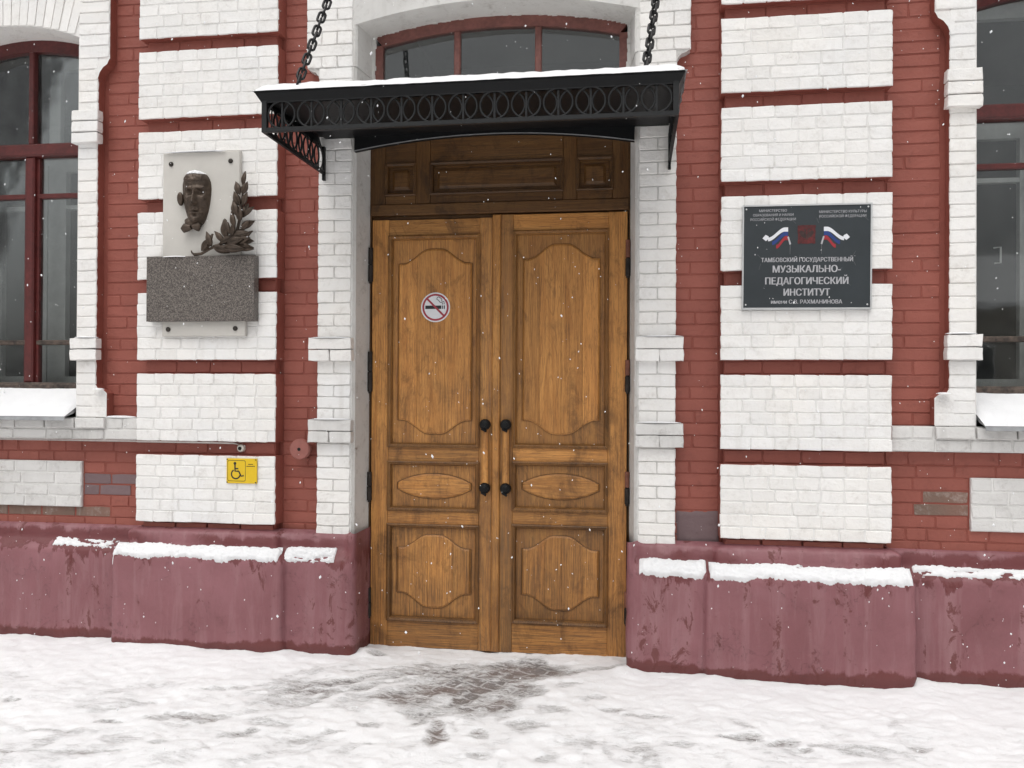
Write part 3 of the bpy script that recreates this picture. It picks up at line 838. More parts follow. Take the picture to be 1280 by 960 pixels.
def leaf(x0, x1, px0, px1, dz, flip):
    d = part(empty('door'))
    zb, zt = -.058+dz*0, 2.822+dz
    lo = (.125+dz, .770+dz); mi = (.863+dz, 1.190+dz*.6); up = (1.290+dz*.4, 2.708+dz)
    y1 = YD+.05
    def b(name, a0, a1, c0, c1, mat): MB().bevbox(a0, a1, YD+random.uniform(-.001, .001), y1, c0, c1, .0025).build(name, mat, d)
    b('stile', x0, px0-.0008, zb, zt, 'wood_upright' if not flip else 'wood_worn'); b('stile', px1+.0008, x1, zb, zt, 'wood_worn' if not flip else 'wood_upright')
    for r0, r1 in ((zb+.002, lo[0]), (lo[1], mi[0]), (mi[1], up[0]), (up[1], zt-.002)):
        b('rail', px0, px1, r0, r1, 'wood_level')
    MB().box(px0-.01, px1+.01, YD+.022, YD+.045, lo[0]-.01, up[1]+.01).build('back_board', 'wood_ground', d)
    for z0, z1 in (lo, mi, up): moulding(d, px0-.004, px1+.004, z0-.004, z1+.004, YD)
    a, c = px0+.062, px1-.055
    yb = YD+.022; ds_ = [0, .26, .64, 1] if not flip else [0, .22, .5, .78, 1]
    xs = [a+(c-a)*t for t in ds_]
    raised(d, xs, bow(a, c, up[1]-.185, .098), bow(a, c, up[0]+.178, -.092), yb, .012, 'wood_field')
    xs2 = [a, a+(c-a)*.42, a+(c-a)*.76, c] if not flip else [a, a+(c-a)*.3, a+(c-a)*.52, a+(c-a)*.8, c]
    raised(d, xs2, bow(a, c, lo[1]-.160, .090), bow(a, c, lo[0]+.182, -.096), yb, .012, 'wood_field')
    zm = (mi[0]+mi[1])/2
    raised(d, [a, c], bow(a, c, zm+.022, .062, .1), bow(a, c, zm-.022, -.062, .1), yb, .012, 'wood_field_level', .010)
    for q in ((bow(a, c, up[1]-.185, .098), bow(a, c, up[0]+.178, -.092)), (bow(a, c, lo[1]-.160, .090), bow(a, c, lo[0]+.182, -.096)), (bow(a, c, zm+.022, .062, .1), bow(a, c, zm-.022, -.062, .1))):
        bead(d, a-.001, c+.001, q[0], q[1], yb-.003)
    return d
dl = leaf(-1.745, -.917, -1.627, -1.003, 0.0, False)
dr = leaf(-.861, -.030, -.777, -.152, .017, True)
# the cover strip fixed to the right-hand leaf where the leaves meet
MB().bevbox(-.916, -.862, YD-.016, YD+.045, -.056, 2.838, .007).build('cover_strip', 'wood_upright', dr)
def pull(parent, x):
    MB().bevbox(x-.022, x+.022, YD-.040, YD-.018, 1.055, 1.425, .009).build('pull_handle', 'wood_upright', parent)
    for z in (1.446, 1.026):
        m = MB(); m.lathe_y([(.020, YD+.001), (.020, YD-.012), (.036, YD-.014), (.037, YD-.040), (.030, YD-.052), (.022, YD-.056), (.021, YD-.064), (.009, YD-.068)], x, z, 14)
        m.build('rosette', 'black_iron', parent)
        m = MB(); m.tube([(x-.02, YD-.045, z-.028), (x+.012, YD-.055, z-.043)], .009, 6); m.build('bolt', 'black_iron', parent)
pull(dl, -.957); pull(dr, -.819)
for d, x, zs in ((dl, -1.752, ((2.405, 2.633), (1.66, 1.93), (.926, 1.116), (.143, .335))), (dr, -.026, ((2.417, 2.65), (1.666, 1.873), (.942, 1.149), (.168, .374)))):
    for z0, z1 in zs:
        h = MB(); zm = (z0+z1)/2
        h.tube([(x, YD-.012, z0), (x, YD-.012, zm-.004)], .017, 10); h.tube([(x, YD-.012, z0-.012), (x, YD-.012, z0)], .011, 8)
        h.box(x-.012, x+.012, YD-.008, YD+.03, z0+.01, z1-.01)
        h.build('hinge', 'hinge_iron', d)
        h = MB(); h.tube([(x, YD-.012, zm+.004), (x, YD-.012, z1)], .016, 10); h.build('hinge', 'hinge_red' if d is dr else 'hinge_iron', d)
# frame and panelled overdoor; canopy shade is put into its dark wood tone
fr = part(empty('overdoor'))
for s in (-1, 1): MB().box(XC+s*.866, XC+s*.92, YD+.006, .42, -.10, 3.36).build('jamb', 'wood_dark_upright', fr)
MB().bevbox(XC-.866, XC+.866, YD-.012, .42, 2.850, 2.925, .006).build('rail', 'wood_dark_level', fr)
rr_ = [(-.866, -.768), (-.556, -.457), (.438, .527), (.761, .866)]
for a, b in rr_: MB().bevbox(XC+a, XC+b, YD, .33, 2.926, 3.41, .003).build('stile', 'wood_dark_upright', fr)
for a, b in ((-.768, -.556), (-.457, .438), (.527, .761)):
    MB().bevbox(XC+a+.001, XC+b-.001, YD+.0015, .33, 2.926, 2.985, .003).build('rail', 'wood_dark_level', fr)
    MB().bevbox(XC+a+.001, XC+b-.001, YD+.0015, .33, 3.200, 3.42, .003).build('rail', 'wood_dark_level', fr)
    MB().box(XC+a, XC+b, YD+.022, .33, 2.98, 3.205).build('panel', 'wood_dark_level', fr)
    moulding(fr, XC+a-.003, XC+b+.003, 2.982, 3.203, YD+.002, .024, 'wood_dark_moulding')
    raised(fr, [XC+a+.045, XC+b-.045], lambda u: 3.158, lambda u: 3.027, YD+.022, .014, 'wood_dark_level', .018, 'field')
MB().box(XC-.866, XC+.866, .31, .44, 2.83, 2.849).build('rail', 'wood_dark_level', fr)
# threshold
MB().bevbox(XC-.862, XC+.862, YD+.002, .45, -.115, -.062, .008).build('threshold', 'wood_dark_level', fr)

# ------------------------------------------------------------------ canopy
C = empty('canopy', (XC, .05, 3.09)); tag(C, 'black iron door canopy with ring pattern grille on front and sides', 'canopy')
def cpart(o): o.parent = C; o.matrix_parent_inverse = Matrix.Translation((-XC, -.05, -3.09)); return o
GW, GY, ZG0, ZG1 = 1.118, -.862, 3.092, 3.262
m = MB()
m.prism_x([(-.905, 3.286), (-.905, 3.300), (.048, 3.345), (.048, 3.331)], XC-1.150, XC+1.150)
cpart(m.build('roof_sheet', 'black_iron'))
m = MB()   # flared cornice: front and both sides
m.grid([[(XC-1.149, -.904, 3.290), (XC+1.149, -.904, 3.290)], [(XC-1.145, -.898, 3.280), (XC+1.145, -.898, 3.280)], [(XC-GW-.004, GY-.006, 3.240), (XC+GW+.004, GY-.006, 3.240)], [(XC-GW-.002, GY+.010, 3.240), (XC+GW+.002, GY+.010, 3.240)]])
for s in (-1, 1):
    m.grid([[(XC+s*1.149, -.904, 3.290), (XC+s*1.149, .047, 3.33)], [(XC+s*1.145, -.898, 3.280), (XC+s*1.145, .047, 3.31)], [(XC+s*(GW+.004), GY-.006, 3.240), (XC+s*(GW+.004), .047, 3.240)]])
cpart(m.build('cornice', 'black_iron', fix=False))
m = MB(); m.prism_x([(GY+.012, 3.262), (GY+.012, 3.272), (.048, 3.326), (.048, 3.318)], XC-GW+.01, XC+GW-.01); cpart(m.build('soffit', 'black_iron'))
m = MB(); pts = [(XC+.9*t/12, arc(.9*t/12, .9, 3.218, .078)) for t in range(-12, 13)]
m.prism_y(pts+[(XC+.9, 3.316), (XC-.9, 3.316)], .012, .046); cpart(m.build('apron_sheet', 'black_iron'))
m = MB(); m.prism_y(pts+[(x, z+.006) for x, z in pts[::-1]], .008, .0118); cpart(m.build('apron_edge', 'galvanised'))
def flat(name, a, b, m_='grille_iron'):
    o = MB(); o.box(*a, *b); return o
cpart(MB().bevbox(XC-GW, XC+GW, GY-.012, GY+.012, ZG0-.012, ZG0+.012, .003).build('bottom_bar', 'grille_iron'))
cpart(MB().bevbox(XC-GW, XC+GW, GY-.010, GY+.010, ZG1-.022, ZG1, .003).build('top_bar', 'grille_iron'))
for s in (-1, 1):
    cpart(MB().box(XC+s*(GW-.026), XC+s*(GW+.002), GY-.014, GY+.014, ZG0-.013, ZG1).build('corner_post', 'grille_iron'))
    cpart(MB().box(XC+s*(GW-.012), XC+s*(GW+.004), GY+.015, .045, ZG0-.012, ZG0+.012).build('bottom_bar', 'black_iron'))
    cpart(MB().box(XC+s*(GW-.012), XC+s*(GW+.004), .022, .048, ZG0-.05, ZG1).build('wall_post', 'black_iron'))
NR = 13; pit = (2*GW-.05)/NR; zc = (ZG0+ZG1-.008)/2; rr = .0745
def ring_mesh(plane, rad, mat):
    m = MB(); n = 28
    if plane == 'x': pts = [(rad*1.02*math.cos(2*math.pi*k/n), 0, rad*math.sin(2*math.pi*k/n)) for k in range(n)]
    else: pts = [(0, rad*1.02*math.cos(2*math.pi*k/n), rad*math.sin(2*math.pi*k/n)) for k in range(n)]
    m.tube(pts, .0062, 6, closed=True); return m.mesh('ring', mat, smooth=True)
rf, rs = ring_mesh('x', rr, 'grille_iron'), ring_mesh('y', rr, 'black_iron')
for k in range(NR):
    x = XC-GW+.025+pit*(k+.5)
    cpart(link('ring', rf, None, (x, GY-.004, zc)))
    cpart(MB().box(x-.0055, x+.0055, GY+.001, GY+.008, ZG0+.012, ZG1-.022).build('upright', 'grille_iron'))
    if k < NR-1: cpart(link('ring', rf, None, (x+pit/2, GY+.008, zc)))
for s in (-1, 1):
    n = 5; L = .045-GY-.03; ps = L/n
    for k in range(n):
        y = GY+.015+ps*(k+.5)
        cpart(link('ring', rs, None, (XC+s*(GW-.004), y, zc)))
        cpart(MB().box(XC+s*(GW-.006), XC+s*(GW-.001), y-.005, y+.005, ZG0+.012, ZG1).build('upright', 'black_iron'))
        if k < n-1: cpart(link('ring', rs, None, (XC+s*(GW-.010), y+ps/2, zc)))
# chains that carry the canopy
def link_mesh():
    m = MB(); n = 22; pts = []
    for k in range(n):
        a = 2*math.pi*k/n; x, z = .0185*math.cos(a), .0185*math.sin(a)
        z += .021 if z > 1e-6 else (-.021 if z < -1e-6 else 0); pts.append((x, 0, z))
    m.tube(pts, .0075, 7, closed=True); return m.mesh('chain_link', 'chain_iron', smooth=True)
lm = link_mesh()
def chain(p0, p1, label):
    p0, p1 = Vector(p0), Vector(p1); d = p1-p0; n = int(d.length/.0565)
    root = empty('chain', p0); tag(root, label, 'chain', 'chains holding the canopy')
    q0 = d.to_track_quat('Z', 'Y')
    for k in range(n+1):
        o = link('chain_link', lm, root, d*(k/n)+Vector((random.uniform(-.002, .002), 0, 0)))
        o.rotation_mode = 'QUATERNION'
        from mathutils import Quaternion
        o.rotation_quaternion = q0 @ Quaternion((0, 0, 1), R(38 if k % 2 else 128)+random.uniform(-.12, .12))
    e = MB(); e.tube([(0, -.02, -.05), (0, 0, -.03), (0, 0, .02)], .012, 8); e.build('eye_bolt', 'chain_iron', root)
    a = MB(); a.tube([tuple(d*1.0), tuple(d+Vector((0, .12, .02)))], .013, 8); a.build('wall_hook', 'chain_iron', root)
def through(p0, p1, y1):
    t = (y1-p0[1])/(p1[1]-p0[1]); return tuple(a+(b-a)*t for a, b in zip(p0, p1))
cl0, cl1 = (-1.801, -.86, 3.355), (-1.757, -.55, 3.94)
cr0, cr1 = (.069, -.84, 3.355), (.124, -.55, 3.822)
chain(cl0, through(cl0, cl1, .02), 'black iron chain rising from the canopy above the bronze portrait side')
chain(cr0, through(cr0, cr1, .02), 'black iron chain rising from the canopy corner nearer the dark name board')

# ------------------------------------------------------------------ snow lying on things
def snow_obj(m, label): return tag(m.build('snow', 'snow', smooth=True, fix=False), label, 'snow', kind='stuff')
m = MB(); rows = []
nxs, nys = 150, 26
for j in range(nys+1):
    v = j/nys; y = -.915+v*.955; row = []
    for i in range(nxs+1):
        u = i/nxs; x = XC-1.160+u*2.32
        ex = min(u, 1-u)*2.32; ey = v*.955
        e = min(1, ex/.075)**.5*min(1, (ey+.0)/.05)**.5 if ey > 0 and ex > 0 else 0
        hgt = (.042+.010*fbm(x*3, y*3, 1)+.006*fbm(x*14, y*14, 2))*e
        xx = x + .006*fbm(y*9, 3, x)*(ex < .02); yy = y - .006*fbm(x*8, 2, 1)*(ey < .03)
        row.append((xx, yy, 3.298+.047*(y+.905)/.95+hgt-(.006 if e == 0 else 0)))
    rows.append(row)
m.grid(rows); snow_obj(m, 'thick clean snow lying on top of the canopy roof')

SHO = [(.655, -.067), (.635, -.064), (.625, -.055), (.60, -.028), (.575, -.006), (.562, .0), (.54, .003), (.52, .004)]
def ledge_snow(x0, x1, yf, th, cover, seed, label, reach=.72):
    """ragged strip of snow on the sloping shoulder of the plinth"""
    L = [0]
    for (za, oa), (zb, ob) in zip(SHO, SHO[1:]): L.append(L[-1]+math.hypot(za-zb, oa-ob))
    m = MB(); n = max(20, int((x1-x0)/.006)); rows = []; nv = 26
    for i in range(n+1):
        x = x0+(x1-x0)*i/n; row = []
        end = min(1, min(x-x0, x1-x)/.05)
        lo = .10+.06*fbm(x*6, seed+4, 0)+.05*fbm(x*34, seed, 9)
        hi = reach+.10*fbm(x*5, seed+8, 0)+.07*fbm(x*24, seed, 5)+.05*fbm(x*70, seed, 1)
        for j in range(nv+1):
            v = j/nv; d = v*L[-1]; k = max(q for q in range(len(L)-1) if L[q] <= d+1e-9); t = (d-L[k])/(L[k+1]-L[k])
            z = SHO[k][0]+(SHO[k+1][0]-SHO[k][0])*t; o = SHO[k][1]+(SHO[k+1][1]-SHO[k][1])*t
            e = min(1, max(0, (v-lo)/.14))*min(1, max(0, (hi-v)/.10))*min(1, end*1.5)
            cov = cover+.7*fbm(x*4.0, v*2.5, seed)+.30*fbm(x*22, v*9, seed+2)
            e *= min(1, max(0, cov*2.6))
            tt = th*e**.55*(1+.40*fbm(x*16, v*7, seed)+.30*fbm(x*55, v*22, seed)) if e > .03 else -.018
            row.append((x, yf-o-tt*.62, z+tt*.78))
        rows.append(row)
    m.grid(rows); return snow_obj(m, label)
ledge_snow(-3.405, -2.245, -.092, .020, .62, 3.3, 'long snow strip on the plinth shoulder below the accessibility sign')
ledge_snow(-2.235, -1.885, -.041, .026, .50, 8.1, 'short lumpy snow patch on the plinth beside the door hinges, below the pink cap', .80)
ledge_snow(-3.95, -3.43, .03, .010, .12, 5.2, 'thin broken snow streaks on the plinth under the whitewashed apron', .5)
ledge_snow(.045, .455, -.041, .022, .60, 2.7, 'short ragged snow patch on the plinth just past the right leaf of the door', .85)
ledge_snow(.465, 1.615, -.092, .020, .62, 9.6, 'long snow strip on the plinth shoulder below the dark name board', .78)
ledge_snow(1.655, 2.9, .03, .013, .42, 6.4, 'narrow snow strip on the plinth at the picture edge under the grey apron', .55)
def sill_snow(s, label):
    m = MB(); rows = []; a, b = sorted((XC+s*2.902, XC+s*3.985))
    n = 80
    for i in range(n+1):
        x = a+(b-a)*i/n; row = []; e = min(1, min(x-a, b-x)/.04)**.5 if 0 < i < n else 0
        for j in range(11):
            v = j/10; y = .285-.332*v; z = 1.648-.168*v
            t = (.026+.008*fbm(x*4, y*5, 1))*e*(1 if j < 9 else .7 if j == 9 else 0)
            row.append((x, y-t*.3, z+t*.95+.0015))
        rows.append(row)
    m.grid(rows); snow_obj(m, label)
sill_snow(-1, 'smooth snow on the sloping sill of the left-hand window'); sill_snow(1, 'smooth snow on the sloping sill of the right-hand window')
m = MB()
def lump(m, x, y, z, rx, ry, rz, sd=0):
    rows = []; n = 14
    for i in range(6):
        a = math.pi/2*i/5
        rows.append([(x+rx*math.cos(a)*math.cos(2*math.pi*k/n)*(1+.15*fbm(k*.9, i, sd)), y+ry*math.cos(a)*math.sin(2*math.pi*k/n), z+rz*math.sin(a)) for k in range(n)])
    m.grid(rows, closed=True)
for s in (-1, 1):
    for o, z, y, rx in ((1.06, 2.008, .02, .14), (1.05, 1.478, .02, .14), (2.70, 1.665, .02, .04), (2.80, 2.018, .03, .09)):
        lump(m, XC+s*o, y, z, rx, .03, .010, o*9+s)
lump(m, -3.46, .07, 1.474, .13, .03, .014, 3); lump(m, -2.86, -.045, 3.238, .22, .02, .008, 4); lump(m, -2.99, -.055, 2.541, .10, .03, .010, 5)
snow_obj(m, 'little ridges of snow on impost blocks and on the memorial slab edges')

# ------------------------------------------------------------------ memorial plaque
P = empty('memorial_plaque', (-2.80, 0, 2.02)); tag(P, 'memorial plaque with bronze portrait head, laurel branch and granite slab on the pilaster', 'plaque')
PI = Matrix.Translation((2.80, 0, -2.02))
def ppart(o): o.parent = P; o.matrix_parent_inverse = PI; return o
ppart(MB().bevbox(-3.094, -2.552, -.035, -.004, 2.45, 3.240, .004).build('marble_slab', 'marble'))
ppart(MB().bevbox(-3.094, -2.508, -.034, -.004, 2.020, 2.13, .004).build('marble_slab', 'marble'))
ppart(MB().bevbox(-3.186, -2.430, -.070, -.005, 2.117, 2.546, .003).build('granite_slab', 'granite'))
for x, z in ((-3.035, 3.165), (-2.615, 3.172), (-3.048, 2.066), (-2.575, 2.070)):
    m = MB(); m.lathe_y([(.016, -.034), (.016, -.040), (.012, -.046), (.004, -.048)], x, z, 12); ppart(m.build('bolt', 'dark_bolt', smooth=False))
# portrait head in relief, turned a little to its side
def head_pt(u, t):
    hw = interp([(0, .026), (.04, .044), (.12, .061), (.25, .078), (.40, .091), (.55, .099), (.66, .102), (.74, .101), (.80, .097), (.86, .089), (.91, .078), (.95, .062), (.98, .042), (.995, .02), (1, .008)], t)
    dp = interp([(0, .055), (.08, .082), (.3, .088), (.55, .090), (.75, .094), (.88, .082), (.96, .055), (1, .02)], t)
    hw *= .98; x = u*hw; turn = .014                     # face axis shifted: turned head
    fx = x-turn*(.6+.4*math.sin(math.pi*min(1, t/.9)))
    G = lambda a, s_: math.exp(-(a/s_)**2)
    d = dp*.78*max(0, 1-abs(u)**2.4)**.6
    f = 0.0
    if .34 < t < .70:
        k = (.66-t)/.28; k = max(0, min(1, k))
        f += G(fx-.004*k, .0085+.007*k)*(.006+.026*k)*sstep(.335, .375, t)
    for sd in (-1, 1):
        f += .009*G(fx-sd*.036, .030)*G(t-.655, .028)         # brow
        f -= .021*G(fx-sd*.035, .020)*G(t-.585, .040)         # socket
        f += .011*G(fx-sd*.035, .014)*G(t-.580, .022)         # eyeball
        f -= .004*G(fx-sd*.035, .018)*G(t-.578, .006)         # lid line
        f += .008*G(fx-sd*.056, .022)*G(t-.47, .06)           # cheekbone
        f -= .007*G(fx-sd*.052, .016)*G(t-.30, .09)           # hollow cheek
        f -= .005*G(fx-sd*(.024+.05*(.36-t)), .006)*sstep(.20, .26, t)*sstep(.42, .36, t)
        f += .005*G(fx-sd*.014, .007)*G(t-.385, .018)         # nostril wings
        f -= .006*G(fx-sd*.084, .014)*G(t-.68, .07)           # temple
    f -= .008*G(fx, .020)*G(t-.345, .012)
    f += .007*G(fx, .024)*G(t-.262, .016); f -= .009*G(fx, .028)*G(t-.236, .009); f += .008*G(fx, .021)*G(t-.208, .016)
    f -= .006*G(fx, .026)*G(t-.165, .018); f += .012*G(fx, .024)*G(t-.085, .05)
    th = .815-.030*(1-(fx/.075)**2)
    f += .008*sstep(th-.012, th+.012, t) + (.003*fbm(x*90, t*12, 2) if t > th else 0)
    f += .0016*fbm(x*45, t*16, 7)
    wgt = max(0, 1-abs(u)**6)
    return x, d+f*wgt*1.55
def head_rows(n, mm, t0=0.0):
    H, zc0, xc0 = .362, 2.748, -2.850
    rows = []
    for i in range(n+1):
        t = t0+(1-t0)*i/n; row = []
        for k in range(mm+1):
            u = -1+2*k/mm; u = math.copysign(abs(u)**.8, u)
            x, d = head_pt(u, t)
            z = t*H; xr = x*math.cos(.05)+ (z-.17)*math.sin(-.045)*-1*0 - (z-.17)*.02
            row.append(Vector((xc0+xr+.004, -.034-d, zc0+z)))
        rows.append(row)
    return rows
rows = head_rows(110, 70)
m = MB(); m.grid(rows)
hd = ppart(m.build('portrait_head', 'bronze', smooth=True, fix=False))
m = MB(); rows = []                        # ear: a flattened rimmed shell
for i in range(9):
    a = math.pi*i/8; row = []
    for k in range(14):
        b = 2*math.pi*k/14
        r_ = math.sin(a)
        row.append((-2.952+.022*r_*math.cos(b), -.062-.022*math.cos(a)+(.012 if r_ < .55 and a < 1.5 else 0), 2.925+.046*r_*math.sin(b)-.35*(.019*r_*math.cos(b))))
    rows.append(row)
m.grid(rows, closed=True); e = m.build('ear', 'bronze', smooth=True); e.parent = hd
m = MB()
m.tube([(-2.885, -.04, 2.79), (-2.872, -.045, 2.74)], [.045, .05], 14)
e = m.build('neck', 'bronze', smooth=True); e.parent = hd
for sx, w_ in ((-1, .072), (1, .052)):      # bow tie
    m = MB(); rows = []
    for i in range(9):
        t = i/8; hh = .014+.018*math.sin(t*math.pi*.62); rows.append([(-2.858+sx*(.006+w_*t), -.075-.024*math.cos(2*math.pi*k/12)*(1-.5*t*t)-.008*fbm(t*5, k, 2)*.3, 2.736-.010*t*(1 if sx < 0 else -.2)+hh*math.sin(2*math.pi*k/12)*(1-.85*max(0, t-.8)/.2)) for k in range(12)])
    m.grid(rows, closed=True); e = m.build('bow_tie', 'bronze', smooth=True); e.parent = hd
# snow cap on the hair
rows = head_rows(60, 50, .925)
m = MB(); out = []
for i, row in enumerate(rows):
    t = i/60; out.append([(p.x, p.y-.006*sstep(0, .15, t+.12*fbm(p.x*30, i*.2, 1))*(1 if .05 < k/50 < .95 else 0), p.z+.006*sstep(0.0, .3, t+.18*fbm(p.x*25, 2, 1))-.004) for k, p in enumerate(row)])
m.grid(out); snow_obj(m, 'small cap of snow on the hair of the bronze portrait')
# laurel branch
lb = MB()
stem = [(-2.868, -.060, 2.566), (-2.85, -.062, 2.556), (-2.80, -.066, 2.560), (-2.74, -.068, 2.590), (-2.68, -.070, 2.615), (-2.60, -.072, 2.640), (-2.55, -.074, 2.70), (-2.525, -.074, 2.80), (-2.515, -.07, 2.92), (-2.502, -.066, 3.06)]
lb.tube(stem, [.005, .011, .010, .009, .009, .010, .010, .009, .007, .004], 8)
lb.tube([(-2.868, -.060, 2.566), (-2.873, -.064, 2.583)], [.006, .004], 6)
lb = ppart(lb.build('laurel_branch', 'bronze', smooth=True))
def leaf_mesh(wd):
    m = MB(); rows = []; n = 10
    for i in range(n+1):
        t = i/n; w_ = wd*(math.sin(math.pi*min(1, t**.85*.98+.02))**.9); z = t
        cup = .10*math.sin(math.pi*t)
        rows.append([(-w_, -cup+.06, z), (-w_*.5, -cup-.05, z), (-w_*.08, -cup+.03, z), (0, -cup-.05*(w_ > .02), z), (w_*.08, -cup+.03, z), (w_*.5, -cup-.05, z), (w_, -cup+.06, z), (w_*.4, -cup+.10, z), (-w_*.4, -cup+.10, z)])
    m.grid(rows, closed=True); return m.mesh('laurel_leaf', 'bronze', smooth=True)
lms = [leaf_mesh(.20), leaf_mesh(.245)]
LV = [(-2.510,3.000,8,.105,0),(-2.522,2.935,-18,.105,1),(-2.500,2.935,22,.10,1),(-2.528,2.865,-20,.11,1),(-2.500,2.865,20,.10,1),(-2.535,2.795,-16,.12,1),(-2.505,2.79,18,.115,1),
 (-2.52,2.76,0,.12,1),(-2.55,2.72,-12,.12,0),(-2.52,2.72,62,.115,1),(-2.51,2.70,40,.10,0),(-2.585,2.68,-26,.13,0),(-2.62,2.655,-8,.14,1),(-2.575,2.66,12,.12,0),(-2.56,2.66,75,.13,1),
 (-2.55,2.64,92,.13,1),(-2.57,2.625,104,.15,0),(-2.60,2.62,80,.14,1),(-2.64,2.605,100,.15,1),(-2.66,2.62,60,.13,0),(-2.70,2.605,112,.13,1),(-2.76,2.580,22,.13,0),(-2.785,2.575,38,.115,1),
 (-2.62,2.59,96,.17,0),(-2.50,2.80,48,.10,0),(-2.63,2.63,-42,.11,0),(-2.71,2.60,-20,.12,0),(-2.52,2.64,58,.12,0),(-2.53,2.60,100,.12,1),(-2.66,2.58,84,.13,0),(-2.55,2.59,88,.13,0),(-2.56,2.61,70,.14,1),(-2.68,2.59,98,.14,0),(-2.60,2.64,48,.13,1)]
for i, (x, z, a, L, w_) in enumerate(LV):
    o = link('laurel_leaf', lms[w_], lb, (x, -.078-.012*(i % 3)-random.uniform(0, .008), z), (random.uniform(-.15, .05), R(a), random.uniform(-.3, .3)))
    L *= .9; o.scale = (L, L*.9, L)
# ------------------------------------------------------------------ name board
S = empty('name_board', (1.028, 0, 2.478)); tag(S, 'dark grey institute name board with pale Cyrillic lettering and two small flags', 'sign')
S.rotation_euler = (0, R(.3), 0)
SI = Matrix.Translation((-1.028, 0, -2.478))
def spart(o): o.parent = S; o.matrix_parent_inverse = SI; return o
X0, X1, Z0, Z1 = .657, 1.400, 2.163, 2.793
spart(MB().box(X0+.006, X1-.006, -.018, -.004, Z0+.006, Z1-.006).build('panel', 'sign_slate'))
m = MB()
m.box(X0, X1, -.023, -.003, Z1-.009, Z1); m.box(X0, X1, -.023, -.003, Z0, Z0+.012); m.box(X0, X0+.008, -.0228, -.003, Z0+.012, Z1-.009); m.box(X1-.009, X1, -.0228, -.003, Z0+.012, Z1-.009)
spart(m.build('frame', 'aluminium'))
for x, z in ((X0+.022, Z1-.025), (X1-.022, Z1-.022), (X0+.022, Z0+.03), (X1-.024, Z0+.03)):
    m = MB(); m.lathe_y([(.005, -.0175), (.005, -.0195), (.002, -.021)], x, z, 8); spart(m.build('screw', 'aluminium'))
def text(body, x0, x1, zb, zt, mat, parent_fn, y, bold=.0):
    cu = bpy.data.curves.new('lettering', 'FONT'); cu.body = body; cu.size = 1.0; cu.align_x = 'LEFT'; cu.offset = 0.0; cu.resolution_u = 4
    cu.materials.append(MATS[mat]); cu.extrude = .0
    o = bpy.data.objects.new('lettering', cu); sc.collection.objects.link(o)
    bpy.context.view_layer.update()
    bb = [Vector(c) for c in o.bound_box]; bx0, bx1 = min(c.x for c in bb), max(c.x for c in bb)
    kx = (x1-x0)/(bx1-bx0); kz = (zt-zb)/.73
    dg = bpy.context.evaluated_depsgraph_get(); me = bpy.data.meshes.new_from_object(o.evaluated_get(dg))
    bpy.data.objects.remove(o)
    base = [(v.co.x, v.co.y) for v in me.vertices]; pol = [tuple(p.vertices) for p in me.polygons]; bpy.data.meshes.remove(me)
    m = MB(); h_ = zt-zb                            # heavy face: the same outline laid three times, a hair apart
    for i_, dx in enumerate((0, -bold*h_, bold*h_)):
        b = len(m.v); m.v += [(x0+dx*(1-0)+(x-bx0)*kx, y+.00012*i_, zb+z*kz) for x, z in base]
        for q in pol: m.face(tuple(b+k for k in q))
    me = m.mesh('lettering', mat, fix=False)
    if me.polygons and me.polygons[0].normal.y > 0: me.flip_normals()
    ob = bpy.data.objects.new('lettering', me); sc.collection.objects.link(ob); parent_fn(ob); return ob
YS = -.0192
for body, x0, x1, zb, zt, bo in (
    ('МИНИСТЕРСТВО', .754, .914, 2.7505, 2.7655, .010), ('ОБРАЗОВАНИЯ И НАУКИ', .718, .952, 2.7245, 2.7395, .010), ('РОССИЙСКОЙ ФЕДЕРАЦИИ', .703, .966, 2.698, 2.713, .010),
    ('МИНИСТЕРСТВО КУЛЬТУРЫ', 1.100, 1.368, 2.738, 2.753, .010), ('РОССИЙСКОЙ ФЕДЕРАЦИИ', 1.101, 1.366, 2.711, 2.726, .010),
    ('ТАМБОВСКИЙ ГОСУДАРСТВЕННЫЙ', .768, 1.293, 2.449, 2.475, .035), ('МУЗЫКАЛЬНО-', .836, 1.223, 2.386, 2.428, .045), ('ПЕДАГОГИЧЕСКИЙ', .793, 1.267, 2.315, 2.357, .045),
    ('ИНСТИТУТ', .900, 1.163, 2.247, 2.289, .045), ('имени С.В. РАХМАНИНОВА', .827, 1.234, 2.199, 2.223, .035)):
    text(body, x0, x1, zb, zt, 'sign_letter', spart, YS, bo)
